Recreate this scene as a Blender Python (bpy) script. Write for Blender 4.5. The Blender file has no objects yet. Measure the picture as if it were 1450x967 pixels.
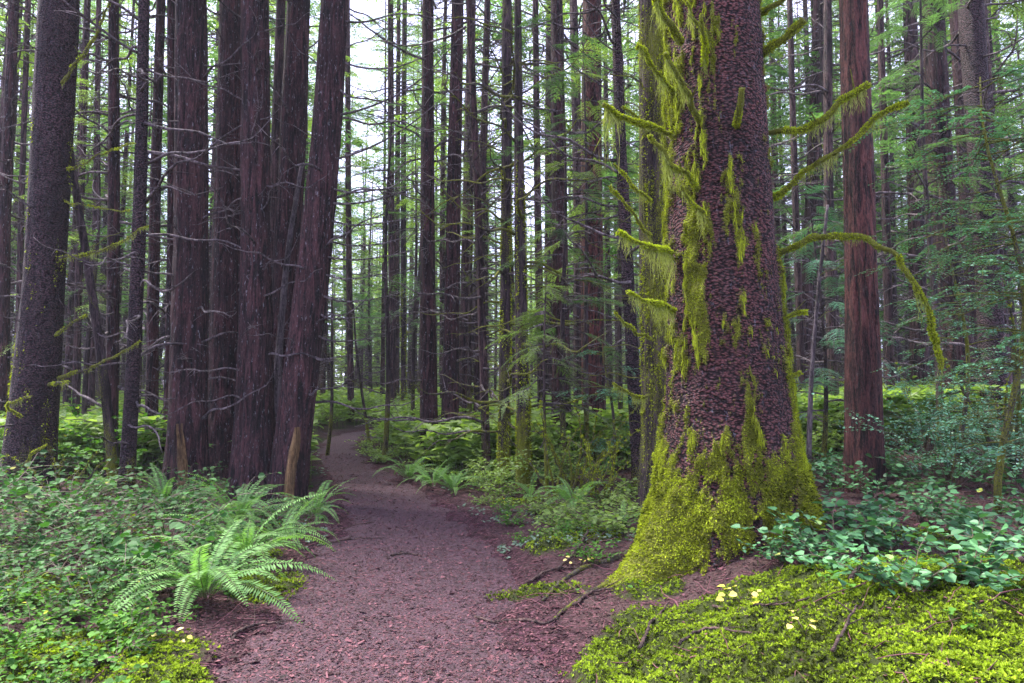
import bpy, math, random
import numpy as np
from mathutils import Vector, Matrix

# ------------------------------------------------------------------ camera
F = 1450 * 24 / 36.0
PITCH = math.radians(4.5)
CAMZ = 1.5
scene = bpy.context.scene
C = scene.collection
cam = bpy.data.cameras.new("camera")
cam.lens = 24; cam.sensor_width = 36; cam.clip_end = 2000; cam.clip_start = 0.05
camo = bpy.data.objects.new("camera", cam); C.objects.link(camo)
camo.location = (0, 0, CAMZ); camo.rotation_euler = (math.pi / 2 + PITCH, 0, 0)
scene.camera = camo

# ------------------------------------------------------------------ light
SUN_EL, SUN_AZ = math.radians(61), math.radians(-60)      # azimuth from +Y, clockwise positive
world = bpy.data.worlds.new("World"); scene.world = world; world.use_nodes = True
wn, wl = world.node_tree.nodes, world.node_tree.links
for n in list(wn): wn.remove(n)
sky = wn.new("ShaderNodeTexSky"); sky.sky_type = 'NISHITA'; sky.sun_disc = False
sky.sun_elevation = SUN_EL; sky.sun_rotation = SUN_AZ
tc = wn.new("ShaderNodeTexCoord")
mp = wn.new("ShaderNodeMapping"); mp.inputs['Scale'].default_value = (1, 1, 2.2)
nz = wn.new("ShaderNodeTexNoise"); nz.inputs['Scale'].default_value = 2.6; nz.inputs['Detail'].default_value = 6
rp = wn.new("ShaderNodeValToRGB"); rp.color_ramp.elements[0].position = .3; rp.color_ramp.elements[1].position = .62
rp.color_ramp.elements[0].color = (.45, .45, .45, 1); rp.color_ramp.elements[1].color = (.93, .93, .93, 1)
mx = wn.new("ShaderNodeMixRGB"); mx.inputs[2].default_value = (6.8, 6.8, 10.6, 1)
bg = wn.new("ShaderNodeBackground"); bg.inputs[1].default_value = 0.10
wo = wn.new("ShaderNodeOutputWorld")
wl.new(tc.outputs['Generated'], mp.inputs[0]); wl.new(mp.outputs[0], nz.inputs['Vector'])
wl.new(nz.outputs['Fac'], rp.inputs[0]); wl.new(rp.outputs[0], mx.inputs[0])
wl.new(sky.outputs[0], mx.inputs[1]); wl.new(mx.outputs[0], bg.inputs[0]); wl.new(bg.outputs[0], wo.inputs[0])
sun = bpy.data.lights.new("sun", 'SUN'); sun.energy = 5.0; sun.angle = math.radians(16); sun.color = (1, .95, .88)
suno = bpy.data.objects.new("sun", sun); C.objects.link(suno)
sd = Vector((math.sin(SUN_AZ) * math.cos(SUN_EL), math.cos(SUN_AZ) * math.cos(SUN_EL), math.sin(SUN_EL)))
suno.rotation_euler = sd.to_track_quat('Z', 'Y').to_euler(); suno.location = sd * 60
scene.view_settings.view_transform = 'Standard'; scene.view_settings.look = 'None'
scene.view_settings.exposure = 1.88; scene.view_settings.gamma = 1
scene.render.engine = 'CYCLES'
cy = scene.cycles
cy.use_denoising = True; cy.max_bounces = 6; cy.diffuse_bounces = 4; cy.glossy_bounces = 2
cy.transmission_bounces = 3; cy.volume_bounces = 0; cy.transparent_max_bounces = 4
cy.use_adaptive_sampling = True; cy.adaptive_threshold = 0.02

HAZE_DENSITY = 0.0007

# ------------------------------------------------------------------ numeric helpers
def ray(px, py):
    dx, dz = (px - 725) / F, (483.5 - py) / F
    return dx, math.cos(PITCH) - dz * math.sin(PITCH), math.sin(PITCH) + dz * math.cos(PITCH)
def P(px, py, Y):
    x, y, z = ray(px, py); t = Y / y
    return np.array([x * t, Y, CAMZ + z * t])

def _hash(ix, iy, iz, seed):
    with np.errstate(over='ignore'):
        h = (ix.astype(np.uint32) * np.uint32(374761393) + iy.astype(np.uint32) * np.uint32(668265263)
             + iz.astype(np.uint32) * np.uint32(2147483647 - 58) + np.uint32(seed * 974711 + 12345))
        h = (h ^ (h >> np.uint32(13))) * np.uint32(1274126177)
        h = (h ^ (h >> np.uint32(16))) * np.uint32(2246822519)
        h = h ^ (h >> np.uint32(15))
    return h.astype(np.float64) / 4294967295.0
def vnoise(x, y, z=0.0, seed=0):
    x, y, z = np.broadcast_arrays(np.asarray(x, float), np.asarray(y, float), np.asarray(z, float))
    fx, fy, fz = np.floor(x), np.floor(y), np.floor(z)
    ix, iy, iz = fx.astype(np.int64), fy.astype(np.int64), fz.astype(np.int64)
    u, v, w = x - fx, y - fy, z - fz
    u, v, w = u * u * (3 - 2 * u), v * v * (3 - 2 * v), w * w * (3 - 2 * w)
    r = 0
    for a in (0, 1):
        for b in (0, 1):
            for c in (0, 1):
                r = r + _hash(ix + a, iy + b, iz + c, seed) * (u if a else 1 - u) * (v if b else 1 - v) * (w if c else 1 - w)
    return r * 2 - 1
def fbm(x, y, z=0.0, oct=4, seed=0):
    s, a, f, t = 0, 1, 1, 0
    for i in range(oct):
        s = s + a * vnoise(np.asarray(x) * f, np.asarray(y) * f, np.asarray(z) * f, seed + i * 17); t += a
        a *= .5; f *= 2.03
    return s / t
def sst(a, b, x):
    t = np.clip((np.asarray(x, float) - a) / (b - a), 0, 1); return t * t * (3 - 2 * t)

# ------------------------------------------------------------------ terrain
PATH_Y = np.array([-8, 0, 2.5, 3.6, 4.6, 6.0, 8.3, 11.0, 13.5, 16.5, 19.5, 21.5, 24.5, 28, 36])
PATH_X = np.array([-.3, -.45, -.58, -.66, -.78, -.95, -1.25, -2.15, -3.15, -4.2, -4.85, -4.95, -4.3, -2.6, 1.5])
PATH_W = np.array([1.9, 1.9, 1.85, 1.75, 1.75, 1.75, 1.45, 1.15, .95, .9, .85, .85, .85, .85, .85])
def path_x(y): return np.interp(y, PATH_Y, PATH_X)
def path_w(y): return np.interp(y, PATH_Y, PATH_W)
SPR = (1.79, 5.65)                                       # big mossy spruce
def base_h(x, y):
    x, y = np.asarray(x, float), np.asarray(y, float)
    xc, w = path_x(y), path_w(y)
    d = np.abs(x - xc) - w / 2
    right = sst(0, 1, (x - xc))
    z = 0.022 * np.clip(y - 9, 0, 90)
    z = z + .12 * sst(0, 3.0, d) * (1 - right)
    z = z + .075 * np.clip(x - xc - 1.7, 0, 8) * sst(3.5, 8, y)
    z = z + .05 * sst(0, 1.2, d) * right
    # mossy mound at bottom right and the root mound of the spruce
    m = sst(.15, 1.9, x - .16 * (y - 3.4)) * sst(4.9, 3.5, y)
    z = z + .36 * m * (1 + .18 * fbm(x * 1.6, y * 1.6, 0, 2, 5))
    z = z + .24 * sst(0.9, 2.2, x) * sst(7.6, 5.2, y) * (1 - .6 * m)
    r2 = ((x - SPR[0] - .35) ** 2 + (y - SPR[1]) ** 2)
    z = z + .22 * np.exp(-r2 / .75)
    z = z + .10 * np.exp(-((x - .62) ** 2 + (y - 6.3) ** 2) / .35)
    return z
def ground_h(x, y):
    x, y = np.asarray(x, float), np.asarray(y, float)
    d = np.abs(x - path_x(y)) - path_w(y) / 2
    edge = d + .10 + .34 * fbm(x * 1.9, y * 1.9, 0, 4, 21)
    out = sst(-.12, .22, edge)
    z = base_h(x, y) + out * (.035 + .05 * fbm(x * 1.3, y * 1.3, 0, 4, 3) + .018 * fbm(x * 9, y * 9, 0, 3, 9)) - (1 - out) * .035
    return z
def G(px, py):
    x, y, z = ray(px, py); t = 1.5
    for _ in range(3000):
        if CAMZ + z * t < float(ground_h(x * t, y * t)): break
        t += .02
    return x * t, y * t

# ------------------------------------------------------------------ mesh building
class MB:
    def __init__(s): s.v, s.q, s.t, s.tint, s.mq, s.mt, s.n = [], [], [], [], [], [], 0
    def add(s, v, q=None, t=None, tint=0.5, mat=0):
        v = np.asarray(v, float).reshape(-1, 3)
        if q is not None and len(q):
            q = np.asarray(q, np.int64).reshape(-1, 4); s.q.append(q + s.n); s.mq.append(np.full(len(q), mat))
        if t is not None and len(t):
            t = np.asarray(t, np.int64).reshape(-1, 3); s.t.append(t + s.n); s.mt.append(np.full(len(t), mat))
        s.v.append(v); s.tint.append(np.broadcast_to(np.asarray(tint, float), (len(v),)).copy()); s.n += len(v)
    def merge(s, o, M=None, T=None):
        for k, v in enumerate(o.v): pass
        v = np.concatenate(o.v)
        if M is not None: v = v @ np.asarray(M).T
        if T is not None: v = v + T
        q = np.concatenate(o.q) if o.q else None; t = np.concatenate(o.t) if o.t else None
        if q is not None: s.q.append(q + s.n); s.mq.append(np.concatenate(o.mq))
        if t is not None: s.t.append(t + s.n); s.mt.append(np.concatenate(o.mt))
        s.v.append(v); s.tint.append(np.concatenate(o.tint)); s.n += len(v)
    def mesh(s, name, mats, smooth=True, extra=None):
        v = np.concatenate(s.v)
        q = np.concatenate(s.q) if s.q else np.zeros((0, 4), np.int64)
        t = np.concatenate(s.t) if s.t else np.zeros((0, 3), np.int64)
        me = bpy.data.meshes.new(name)
        nq, nt = len(q), len(t)
        me.vertices.add(len(v)); me.vertices.foreach_set("co", v.astype(np.float32).ravel())
        me.loops.add(nq * 4 + nt * 3); me.polygons.add(nq + nt)
        me.loops.foreach_set("vertex_index", np.concatenate([q.ravel(), t.ravel()]).astype(np.int32))
        ls = np.concatenate([np.arange(nq) * 4, nq * 4 + np.arange(nt) * 3]).astype(np.int32)
        me.polygons.foreach_set("loop_start", ls)
        mi = np.concatenate((s.mq if s.mq else []) + (s.mt if s.mt else []) + [np.zeros(0)]).astype(np.int32)
        me.polygons.foreach_set("material_index", mi)
        me.polygons.foreach_set("use_smooth", np.full(nq + nt, smooth))
        for m in (mats if isinstance(mats, (list, tuple)) else [mats]): me.materials.append(m)
        a = me.attributes.new("tint", 'FLOAT', 'POINT'); a.data.foreach_set("value", np.concatenate(s.tint).astype(np.float32))
        if extra:
            for k, arr in extra.items():
                a = me.attributes.new(k, 'FLOAT', 'POINT'); a.data.foreach_set("value", np.asarray(arr, np.float32))
        me.update(calc_edges=True)
        return me

def unit(a):
    a = np.asarray(a, float); return a / np.maximum(np.linalg.norm(a, axis=-1, keepdims=True), 1e-9)
def stamp(mb, tv, tq, tt, D, N, T, S, tint, mat=0, W=None):
    """stamp template (x along D, z along N) n times"""
    D = unit(D); side = unit(np.cross(N, D)); Nn = np.cross(D, side)
    S = np.broadcast_to(np.asarray(S, float), (len(D),)); W = S if W is None else np.broadcast_to(np.asarray(W, float), (len(D),))
    tv = np.asarray(tv, float); k = len(tv)
    v = (T[:, None, :] + tv[None, :, 0, None] * (D * S[:, None])[:, None, :] + tv[None, :, 1, None] * (side * W[:, None])[:, None, :]
         + tv[None, :, 2, None] * (Nn * W[:, None])[:, None, :])
    off = (np.arange(len(D)) * k)[:, None, None]
    q = (np.asarray(tq)[None] + off).reshape(-1, 4) if tq is not None else None
    t = (np.asarray(tt)[None] + off).reshape(-1, 3) if tt is not None else None
    mb.add(v.reshape(-1, 3), q, t, np.repeat(np.broadcast_to(tint, (len(D),)), k), mat)
BLADE = ([(0, 0, 0), (.45, .5, .08), (1, 0, 0), (.45, -.5, .08)], [(0, 3, 2, 1)], None)
LEAF = ([(0, 0, 0), (.28, .40, .10), (.66, .36, .08), (1, 0, -.06), (.66, -.36, .08), (.28, -.40, .10), (.3, 0, 0), (.68, 0, -.01)],
        [(1, 2, 7, 6), (6, 7, 4, 5)], [(0, 1, 6), (0, 6, 5), (2, 3, 7), (7, 3, 4)])
CHIP = ([(0, -.5, 0), (1, -.35, .15), (.9, .5, 0), (.1, .4, .12)], [(0, 1, 2, 3)], None)

def tube(mb, pts, radii, sides=6, tint=.5, mat=0, cap=True, rough=0, rng=None):
    pts = np.asarray(pts, float); radii = np.broadcast_to(np.asarray(radii, float), (len(pts),))
    tg = unit(np.gradient(pts, axis=0))
    ref = np.array([0, 0, 1.]) if abs(tg[0][2]) < .8 else np.array([1., 0, 0])
    u = unit(np.cross(tg, ref)); w = np.cross(tg, u)
    a = np.arange(sides) / sides * 2 * math.pi
    r = radii[:, None] * np.ones(sides)[None]
    if rough and rng is not None: r = r * (1 + rough * rng.normal(size=r.shape))
    v = pts[:, None, :] + r[..., None] * (np.cos(a)[None, :, None] * u[:, None, :] + np.sin(a)[None, :, None] * w[:, None, :])
    n = len(pts); i = np.arange(n - 1)[:, None] * sides; j = np.arange(sides)[None]; jn = (j + 1) % sides
    q = np.stack([i + j, i + jn, i + sides + jn, i + sides + j], -1).reshape(-1, 4)
    t = None; V = v.reshape(-1, 3)
    if cap:
        V = np.vstack([V, pts[0], pts[-1]]); c0, c1 = n * sides, n * sides + 1; j = np.arange(sides); jn = (j + 1) % sides
        t = np.concatenate([np.stack([np.full(sides, c0), jn, j], -1), np.stack([np.full(sides, c1), (n - 1) * sides + j, (n - 1) * sides + jn], -1)])
    mb.add(V, q, t, tint, mat)
def spline(pts, n):
    pts = np.asarray(pts, float)
    if len(pts) == 2:
        return pts[0] + np.linspace(0, 1, n)[:, None] * (pts[1] - pts[0])
    d = np.concatenate([[0], np.cumsum(np.linalg.norm(np.diff(pts, axis=0), axis=1))]); s = np.linspace(0, d[-1], n)
    m = np.gradient(pts, d, axis=0); k = np.clip(np.searchsorted(d, s, side='right') - 1, 0, len(d) - 2)
    h = (d[k + 1] - d[k])[:, None]; t = ((s - d[k]) / (d[k + 1] - d[k]))[:, None]
    return ((2 * t**3 - 3 * t**2 + 1) * pts[k] + (t**3 - 2 * t**2 + t) * h * m[k] + (-2 * t**3 + 3 * t**2) * pts[k + 1] + (t**3 - t**2) * h * m[k + 1])

# ------------------------------------------------------------------ objects
def link(name, me, parent=None, loc=None, rz=0, scale=None, rot=None):
    o = bpy.data.objects.new(name, me); C.objects.link(o)
    if parent is not None: o.parent = parent
    if loc is not None: o.location = loc
    if rot is not None: o.rotation_euler = rot
    elif rz: o.rotation_euler = (0, 0, rz)
    if scale is not None: o.scale = (scale,) * 3 if np.isscalar(scale) else scale
    return o
def tag(o, label=None, cat=None, group=None, kind=None):
    if label: o['label'] = label
    if cat: o['category'] = cat
    if group: o['group'] = group
    if kind: o['kind'] = kind
    return o
def thing(name, loc, rz=0, scale=None): return link(name, None, None, loc, rz, scale)

# ------------------------------------------------------------------ materials
def nt(name):
    m = bpy.data.materials.new(name); m.use_nodes = True
    N, L = m.node_tree.nodes, m.node_tree.links
    b = N['Principled BSDF']; return m, N, L, b, N['Material Output']
def ramp(N, stops):
    r = N.new("ShaderNodeValToRGB"); e = r.color_ramp.elements
    while len(e) < len(stops): e.new(.5)
    for i, (p, c) in enumerate(stops): e[i].position = p; e[i].color = (*c, 1)
    return r
def coords(N, L, scale, rand=True):
    t = N.new("ShaderNodeTexCoord"); m = N.new("ShaderNodeMapping"); m.inputs['Scale'].default_value = scale
    if rand:
        oi = N.new("ShaderNodeObjectInfo"); mu = N.new("ShaderNodeVectorMath"); mu.operation = 'SCALE'; mu.inputs[0].default_value = (37, 19, 11)
        L.new(oi.outputs['Random'], mu.inputs['Scale']); ad = N.new("ShaderNodeVectorMath"); ad.operation = 'ADD'
        L.new(t.outputs['Object'], ad.inputs[0]); L.new(mu.outputs[0], ad.inputs[1]); L.new(ad.outputs[0], m.inputs[0])
    else: L.new(t.outputs['Object'], m.inputs[0])
    return m
def noise(N, L, vec, scale, detail=5, rough=.55, dist=0):
    n = N.new("ShaderNodeTexNoise"); n.inputs['Scale'].default_value = scale; n.inputs['Detail'].default_value = detail
    n.inputs['Roughness'].default_value = rough; n.inputs['Distortion'].default_value = dist
    L.new(vec.outputs[0], n.inputs['Vector']); return n
def mixc(N, L, fac, a, b, mode='MIX'):
    m = N.new("ShaderNodeMixRGB"); m.blend_type = mode
    for k, x in ((0, fac), (1, a), (2, b)):
        if isinstance(x, (int, float)): m.inputs[k].default_value = x
        elif isinstance(x, tuple): m.inputs[k].default_value = (*x, 1)
        else: L.new(x, m.inputs[k])
    return m.outputs[0]
def mathn(N, L, op, a, b=0.0, clamp=False):
    m = N.new("ShaderNodeMath"); m.operation = op; m.use_clamp = clamp
    for k, x in ((0, a), (1, b)):
        if isinstance(x, (int, float)): m.inputs[k].default_value = x
        else: L.new(x, m.inputs[k])
    return m.outputs[0]
def bump(N, L, h, dist, strength=1.0):
    b = N.new("ShaderNodeBump"); b.inputs['Distance'].default_value = dist; b.inputs['Strength'].default_value = strength
    L.new(h, b.inputs['Height']); return b.outputs[0]
MOSS_D, MOSS_L = (.035, .045, .004), (.43, .52, .03)

def bark(name, kind, dark, light, lichen=(.16, .15, .15), lich_amt=.0, moss_amt=-1.0, moss_attr=False, zmoss=True):
    """kind 'scaly' (spruce plates) or 'furrow' (vertical fibrous ridges)"""
    m, N, L, b, out = nt(name)
    if kind == 'scaly':
        c = coords(N, L, (1, 1, 1.7)); n0 = noise(N, L, c, 5, 3)
        ds = N.new("ShaderNodeVectorMath"); ds.operation = 'MULTIPLY_ADD'; ds.inputs[1].default_value = (.09,) * 3
        L.new(n0.outputs['Color'], ds.inputs[0]); L.new(c.outputs[0], ds.inputs[2])
        v = N.new("ShaderNodeTexVoronoi"); v.inputs['Scale'].default_value = 34; L.new(ds.outputs[0], v.inputs['Vector'])
        n2 = noise(N, L, c, 60, 4, .65)
        h = mathn(N, L, 'ADD', mathn(N, L, 'MULTIPLY', v.outputs['Distance'], -1.0), mathn(N, L, 'MULTIPLY', n2.outputs['Fac'], .6))
        fac = mathn(N, L, 'MULTIPLY', mathn(N, L, 'ADD', h, .35), 1.5, True); bd = .045
        L.new(bump(N, L, h, bd), b.inputs['Normal'])
    else:
        c = coords(N, L, (1, 1, .12)); n1 = noise(N, L, c, 17, 7, .66, .8)
        c2 = coords(N, L, (1, 1, .3)); n2 = noise(N, L, c2, 70, 4, .65)
        h = mathn(N, L, 'ADD', n1.outputs['Fac'], mathn(N, L, 'MULTIPLY', n2.outputs['Fac'], .45))
        r = ramp(N, [(.62, (0, 0, 0)), (.72, (.35, .35, .35)), (.88, (1, 1, 1))]); L.new(h, r.inputs[0]); fac = r.outputs[0]  # furrow shade put into the colour: low bark dark, raised flakes pale
        L.new(bump(N, L, h, .10), b.inputs['Normal'])
    col = mixc(N, L, fac, dark, light)
    cb = coords(N, L, (1, 1, .5)); nb = noise(N, L, cb, 2.3, 4)
    rb = ramp(N, [(.32, (.55, .52, .55)), (.68, (1.4, 1.32, 1.32))]); L.new(nb.outputs['Fac'], rb.inputs[0])
    col = mixc(N, L, 1.0, col, rb.outputs[0], 'MULTIPLY')
    if kind == 'scaly':
        npz = noise(N, L, coords(N, L, (1, 1, .6)), 5.5, 5, .7); rz_ = ramp(N, [(.52, (0, 0, 0)), (.66, (.45, .45, .45))]); L.new(npz.outputs['Fac'], rz_.inputs[0])
        col = mixc(N, L, rz_.outputs[0], col, mixc(N, L, fac, (.018, .012, .012), (.23, .16, .15)))
    if lich_amt > 0:
        cl = coords(N, L, (1, 1, .35)); nl = noise(N, L, cl, 34, 4, .7)
        rl = ramp(N, [(.60, (0, 0, 0)), (.68, (lich_amt,) * 3)]); L.new(nl.outputs['Fac'], rl.inputs[0])
        col = mixc(N, L, rl.outputs[0], col, lichen)
    ro = .85
    if moss_amt > -1 or moss_attr:
        cm = coords(N, L, (1, 1, .4)); nm = noise(N, L, cm, 3.2, 6, .62)
        fine = noise(N, L, coords(N, L, (1, 1, 1)), 75, 3, .7)
        if moss_attr:
            at = N.new("ShaderNodeAttribute"); at.attribute_name = 'moss'
            f = mathn(N, L, 'ADD', at.outputs['Fac'], mathn(N, L, 'MULTIPLY', mathn(N, L, 'SUBTRACT', fine.outputs['Fac'], .5), 1.3))
            rm = ramp(N, [(.42, (0, 0, 0)), (.58, (1, 1, 1))])
        else:
            f = mathn(N, L, 'ADD', mathn(N, L, 'ADD', nm.outputs['Fac'], moss_amt), mathn(N, L, 'MULTIPLY', mathn(N, L, 'SUBTRACT', fine.outputs['Fac'], .5), .9))
            sp = N.new('ShaderNodeSeparateXYZ'); tcz = N.new('ShaderNodeTexCoord'); L.new(tcz.outputs['Object'], sp.inputs[0])
            if zmoss: f = mathn(N, L, 'ADD', f, mathn(N, L, 'MAXIMUM', mathn(N, L, 'MULTIPLY', sp.outputs['Z'], -.16), -.30)); f = mathn(N, L, 'ADD', f, .20)
            rm = ramp(N, [(.55, (0, 0, 0)), (.66, (1, 1, 1))])
        L.new(f, rm.inputs[0])
        mc = mixc(N, L, fine.outputs['Fac'], (.03, .035, .002), (.26, .28, .02))
        col = mixc(N, L, rm.outputs[0], col, mc)
    L.new(col, b.inputs['Base Color']); b.inputs['Roughness'].default_value = ro
    b.inputs['Specular IOR Level'].default_value = .35
    return m

def leafmat(name, c0, c1, rough=.5, trans=.3, spec=.4, dead=None, mid=None):
    m, N, L, b, out = nt(name)
    at = N.new("ShaderNodeAttribute"); at.attribute_name = 'tint'
    oi = N.new("ShaderNodeObjectInfo")
    f = mathn(N, L, 'ADD', at.outputs['Fac'], mathn(N, L, 'MULTIPLY', mathn(N, L, 'SUBTRACT', oi.outputs['Random'], .5), .3), True)
    stops = [(0, c0), (1, c1)] if dead is None else [(0, c0), (.9, c1), (.985, dead)]
    if mid: stops = [stops[0], mid] + stops[1:]
    r = ramp(N, stops); L.new(f if dead is None else at.outputs['Fac'], r.inputs[0])
    L.new(r.outputs[0], b.inputs['Base Color']); b.inputs['Roughness'].default_value = rough; b.inputs['Specular IOR Level'].default_value = spec
    if trans:
        tr = N.new("ShaderNodeBsdfTranslucent"); ms = N.new("ShaderNodeMixShader"); ms.inputs[0].default_value = trans
        tcol = mixc(N, L, 1.0, r.outputs[0], (1.5, 1.6, .7), 'MULTIPLY'); L.new(tcol, tr.inputs[0])
        L.new(b.outputs[0], ms.inputs[1]); L.new(tr.outputs[0], ms.inputs[2]); L.new(ms.outputs[0], out.inputs[0])
    return m

M = {}
M['bark_spruce_moss'] = bark('bark_spruce_moss', 'scaly', (.008, .002, .002), (.27, .105, .100), (.2, .2, .24), .5, moss_attr=True)
M['bark_spruce'] = bark('bark_spruce', 'scaly', (.004, .0018, .0025), (.125, .068, .080), (.17, .17, .19), .35, moss_amt=-.16)
M['bark_redwood'] = bark('bark_redwood', 'furrow', (.0025, .0008, .001), (.098, .042, .044), (.30, .30, .33), .65)
M['bark_red'] = bark('bark_red', 'furrow', (.004, .0012, .001), (.17, .060, .050), (.2, .2, .2), .2)
M['bark_far'] = bark('bark_far', 'furrow', (.006, .003, .0035), (.13, .074, .074), (.2, .2, .2), .3, moss_amt=-.09)
M['bark_mossy'] = bark('bark_mossy', 'furrow', (.012, .008, .008), (.11, .075, .08), moss_amt=.0)
M['bark_sleeve'] = bark('bark_sleeve', 'furrow', (.012, .008, .008), (.11, .075, .08), moss_amt=.10, zmoss=False)
M['limb_moss'] = bark('limb_moss', 'furrow', (.04, .034, .015), (.12, .11, .06), moss_amt=.40, zmoss=False)
M['bark_limb'] = bark('bark_limb', 'furrow', (.04, .032, .034), (.24, .20, .21), (.36, .38, .28), .5)
M['bark_limb_moss'] = bark('bark_limb_moss', 'furrow', (.03, .024, .02), (.13, .11, .1), moss_amt=.12, zmoss=False)
M['moss'] = leafmat('moss', MOSS_D, MOSS_L, .9, .25, .1, mid=(.34, (.21, .245, .018)))
M['moss_bright'] = leafmat('moss_bright', (.035, .045, .008), (.33, .43, .028), .85, .3, .1, mid=(.36, (.17, .25, .015)))
M['lichen'] = leafmat('lichen', (.14, .17, .03), (.38, .42, .12), .9, .4, .1)
M['hemlock'] = leafmat('hemlock', (.035, .09, .035), (.14, .26, .11), .5, .45, .35)
M['hemlock_light'] = leafmat('hemlock_light', (.075, .14, .03), (.27, .39, .10), .5, .45, .35)
M['fern'] = leafmat('fern', (.04, .13, .03), (.22, .41, .12), .55, .35, .2)
M['fern_dead'] = leafmat('fern_dead', (.10, .05, .04), (.2, .1, .07), .8, .2, .2)
M['salal'] = leafmat('salal', (.014, .060, .022), (.095, .25, .095), .5, .2, .3, dead=(.35, .33, .03))
M['huckle'] = leafmat('huckle', (.03, .12, .075), (.12, .30, .18), .35, .2, .5)
M['leaf_mid'] = leafmat('leaf_mid', (.008, .038, .008), (.060, .165, .040), .6, .25, .15, dead=(.3, .27, .03))
M['leaf_green'] = leafmat('leaf_green', (.018, .065, .010), (.10, .24, .035), .6, .3, .12, dead=(.4, .38, .03))
M['leaf_yellow'] = leafmat('leaf_yellow', (.45, .40, .04), (.75, .62, .20), .5, .3, .3)
M['clover'] = leafmat('clover', (.05, .10, .06), (.20, .27, .21), .45, .2, .3)
M['litter'] = leafmat('litter', (.006, .002, .002), (.17, .066, .078), .8, .0, .25)
M['wood_bare'] = bark('wood_bare', 'furrow', (.10, .06, .025), (.38, .25, .11))
M['wood_dead'] = bark('wood_dead', 'furrow', (.035, .022, .02), (.19, .12, .10))
m, N, L, b, out = nt('stem'); b.inputs['Base Color'].default_value = (.075, .05, .03, 1); b.inputs['Roughness'].default_value = .7; M['stem'] = m
m, N, L, b, out = nt('stem_green'); b.inputs['Base Color'].default_value = (.09, .12, .035, 1); b.inputs['Roughness'].default_value = .6; M['stem_green'] = m

def ground_material():
    m, N, L, b, out = nt('forest_floor')
    c = coords(N, L, (1, 1, 1), False)
    n1 = noise(N, L, c, 1.1, 5, .6); n2 = noise(N, L, c, 22, 6, .7); n3 = noise(N, L, c, 90, 4, .7)
    v = N.new("ShaderNodeTexVoronoi"); v.inputs['Scale'].default_value = 60; L.new(c.outputs[0], v.inputs['Vector'])
    r = ramp(N, [(.3, (.014, .008, .007)), (.5, (.060, .033, .029)), (.72, (.16, .095, .08))]); L.new(n2.outputs['Fac'], r.inputs[0])
    col = mixc(N, L, .45, r.outputs[0], mixc(N, L, v.outputs['Color'], (.03, .018, .018), (.15, .085, .085)))
    r2 = ramp(N, [(.3, (.006, .0015, .0025)), (.52, (.040, .012, .019)), (.70, (.17, .066, .096))]); L.new(n2.outputs['Fac'], r2.inputs[0])
    a2 = N.new("ShaderNodeAttribute"); a2.attribute_name = 'trail'; col = mixc(N, L, a2.outputs['Fac'], col, r2.outputs[0])
    at = N.new("ShaderNodeAttribute"); at.attribute_name = 'moss'
    f = mathn(N, L, 'ADD', at.outputs['Fac'], mathn(N, L, 'MULTIPLY', mathn(N, L, 'SUBTRACT', n2.outputs['Fac'], .5), 1.2))
    rm = ramp(N, [(.42, (0, 0, 0)), (.62, (1, 1, 1))]); L.new(f, rm.inputs[0])
    mc = mixc(N, L, n3.outputs['Fac'], (.008, .010, .003), (.055, .075, .008))
    col = mixc(N, L, rm.outputs[0], col, mc)
    L.new(col, b.inputs['Base Color']); b.inputs['Roughness'].default_value = .9; b.inputs['Specular IOR Level'].default_value = .25
    h = mathn(N, L, 'ADD', mathn(N, L, 'MULTIPLY', n2.outputs['Fac'], 1.0), mathn(N, L, 'MULTIPLY', n3.outputs['Fac'], .4))
    L.new(bump(N, L, h, .04), b.inputs['Normal'])
    return m
def path_material():
    m, N, L, b, out = nt('trail_bark_dust')
    c = coords(N, L, (1, 1, 1), False)
    n1 = noise(N, L, c, 1.4, 5, .6); n2 = noise(N, L, c, 38, 6, .75); n3 = noise(N, L, c, 130, 3, .7)
    v = N.new("ShaderNodeTexVoronoi"); v.inputs['Scale'].default_value = 75; v.inputs['Randomness'].default_value = 1; L.new(c.outputs[0], v.inputs['Vector'])
    r = ramp(N, [(.3, (.006, .0015, .0025)), (.52, (.040, .012, .019)), (.70, (.17, .066, .096))]); L.new(n2.outputs['Fac'], r.inputs[0])
    bw = N.new("ShaderNodeRGBToBW"); L.new(v.outputs['Color'], bw.inputs[0])
    col = mixc(N, L, .5, r.outputs[0], mixc(N, L, bw.outputs[0], (.010, .003, .005), (.115, .050, .070)))
    r1 = ramp(N, [(.3, (.78, .72, .76)), (.7, (1.2, 1.2, 1.24))]); L.new(n1.outputs['Fac'], r1.inputs[0])
    col = mixc(N, L, 1.0, col, r1.outputs[0], 'MULTIPLY')
    L.new(col, b.inputs['Base Color']); b.inputs['Roughness'].default_value = .82
    h = mathn(N, L, 'ADD', n2.outputs['Fac'], mathn(N, L, 'ADD', mathn(N, L, 'MULTIPLY', n3.outputs['Fac'], .35), mathn(N, L, 'MULTIPLY', v.outputs['Distance'], -.5)))
    L.new(bump(N, L, h, .022), b.inputs['Normal'])
    return m
M['ground'] = ground_material(); M['path'] = path_material()

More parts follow.
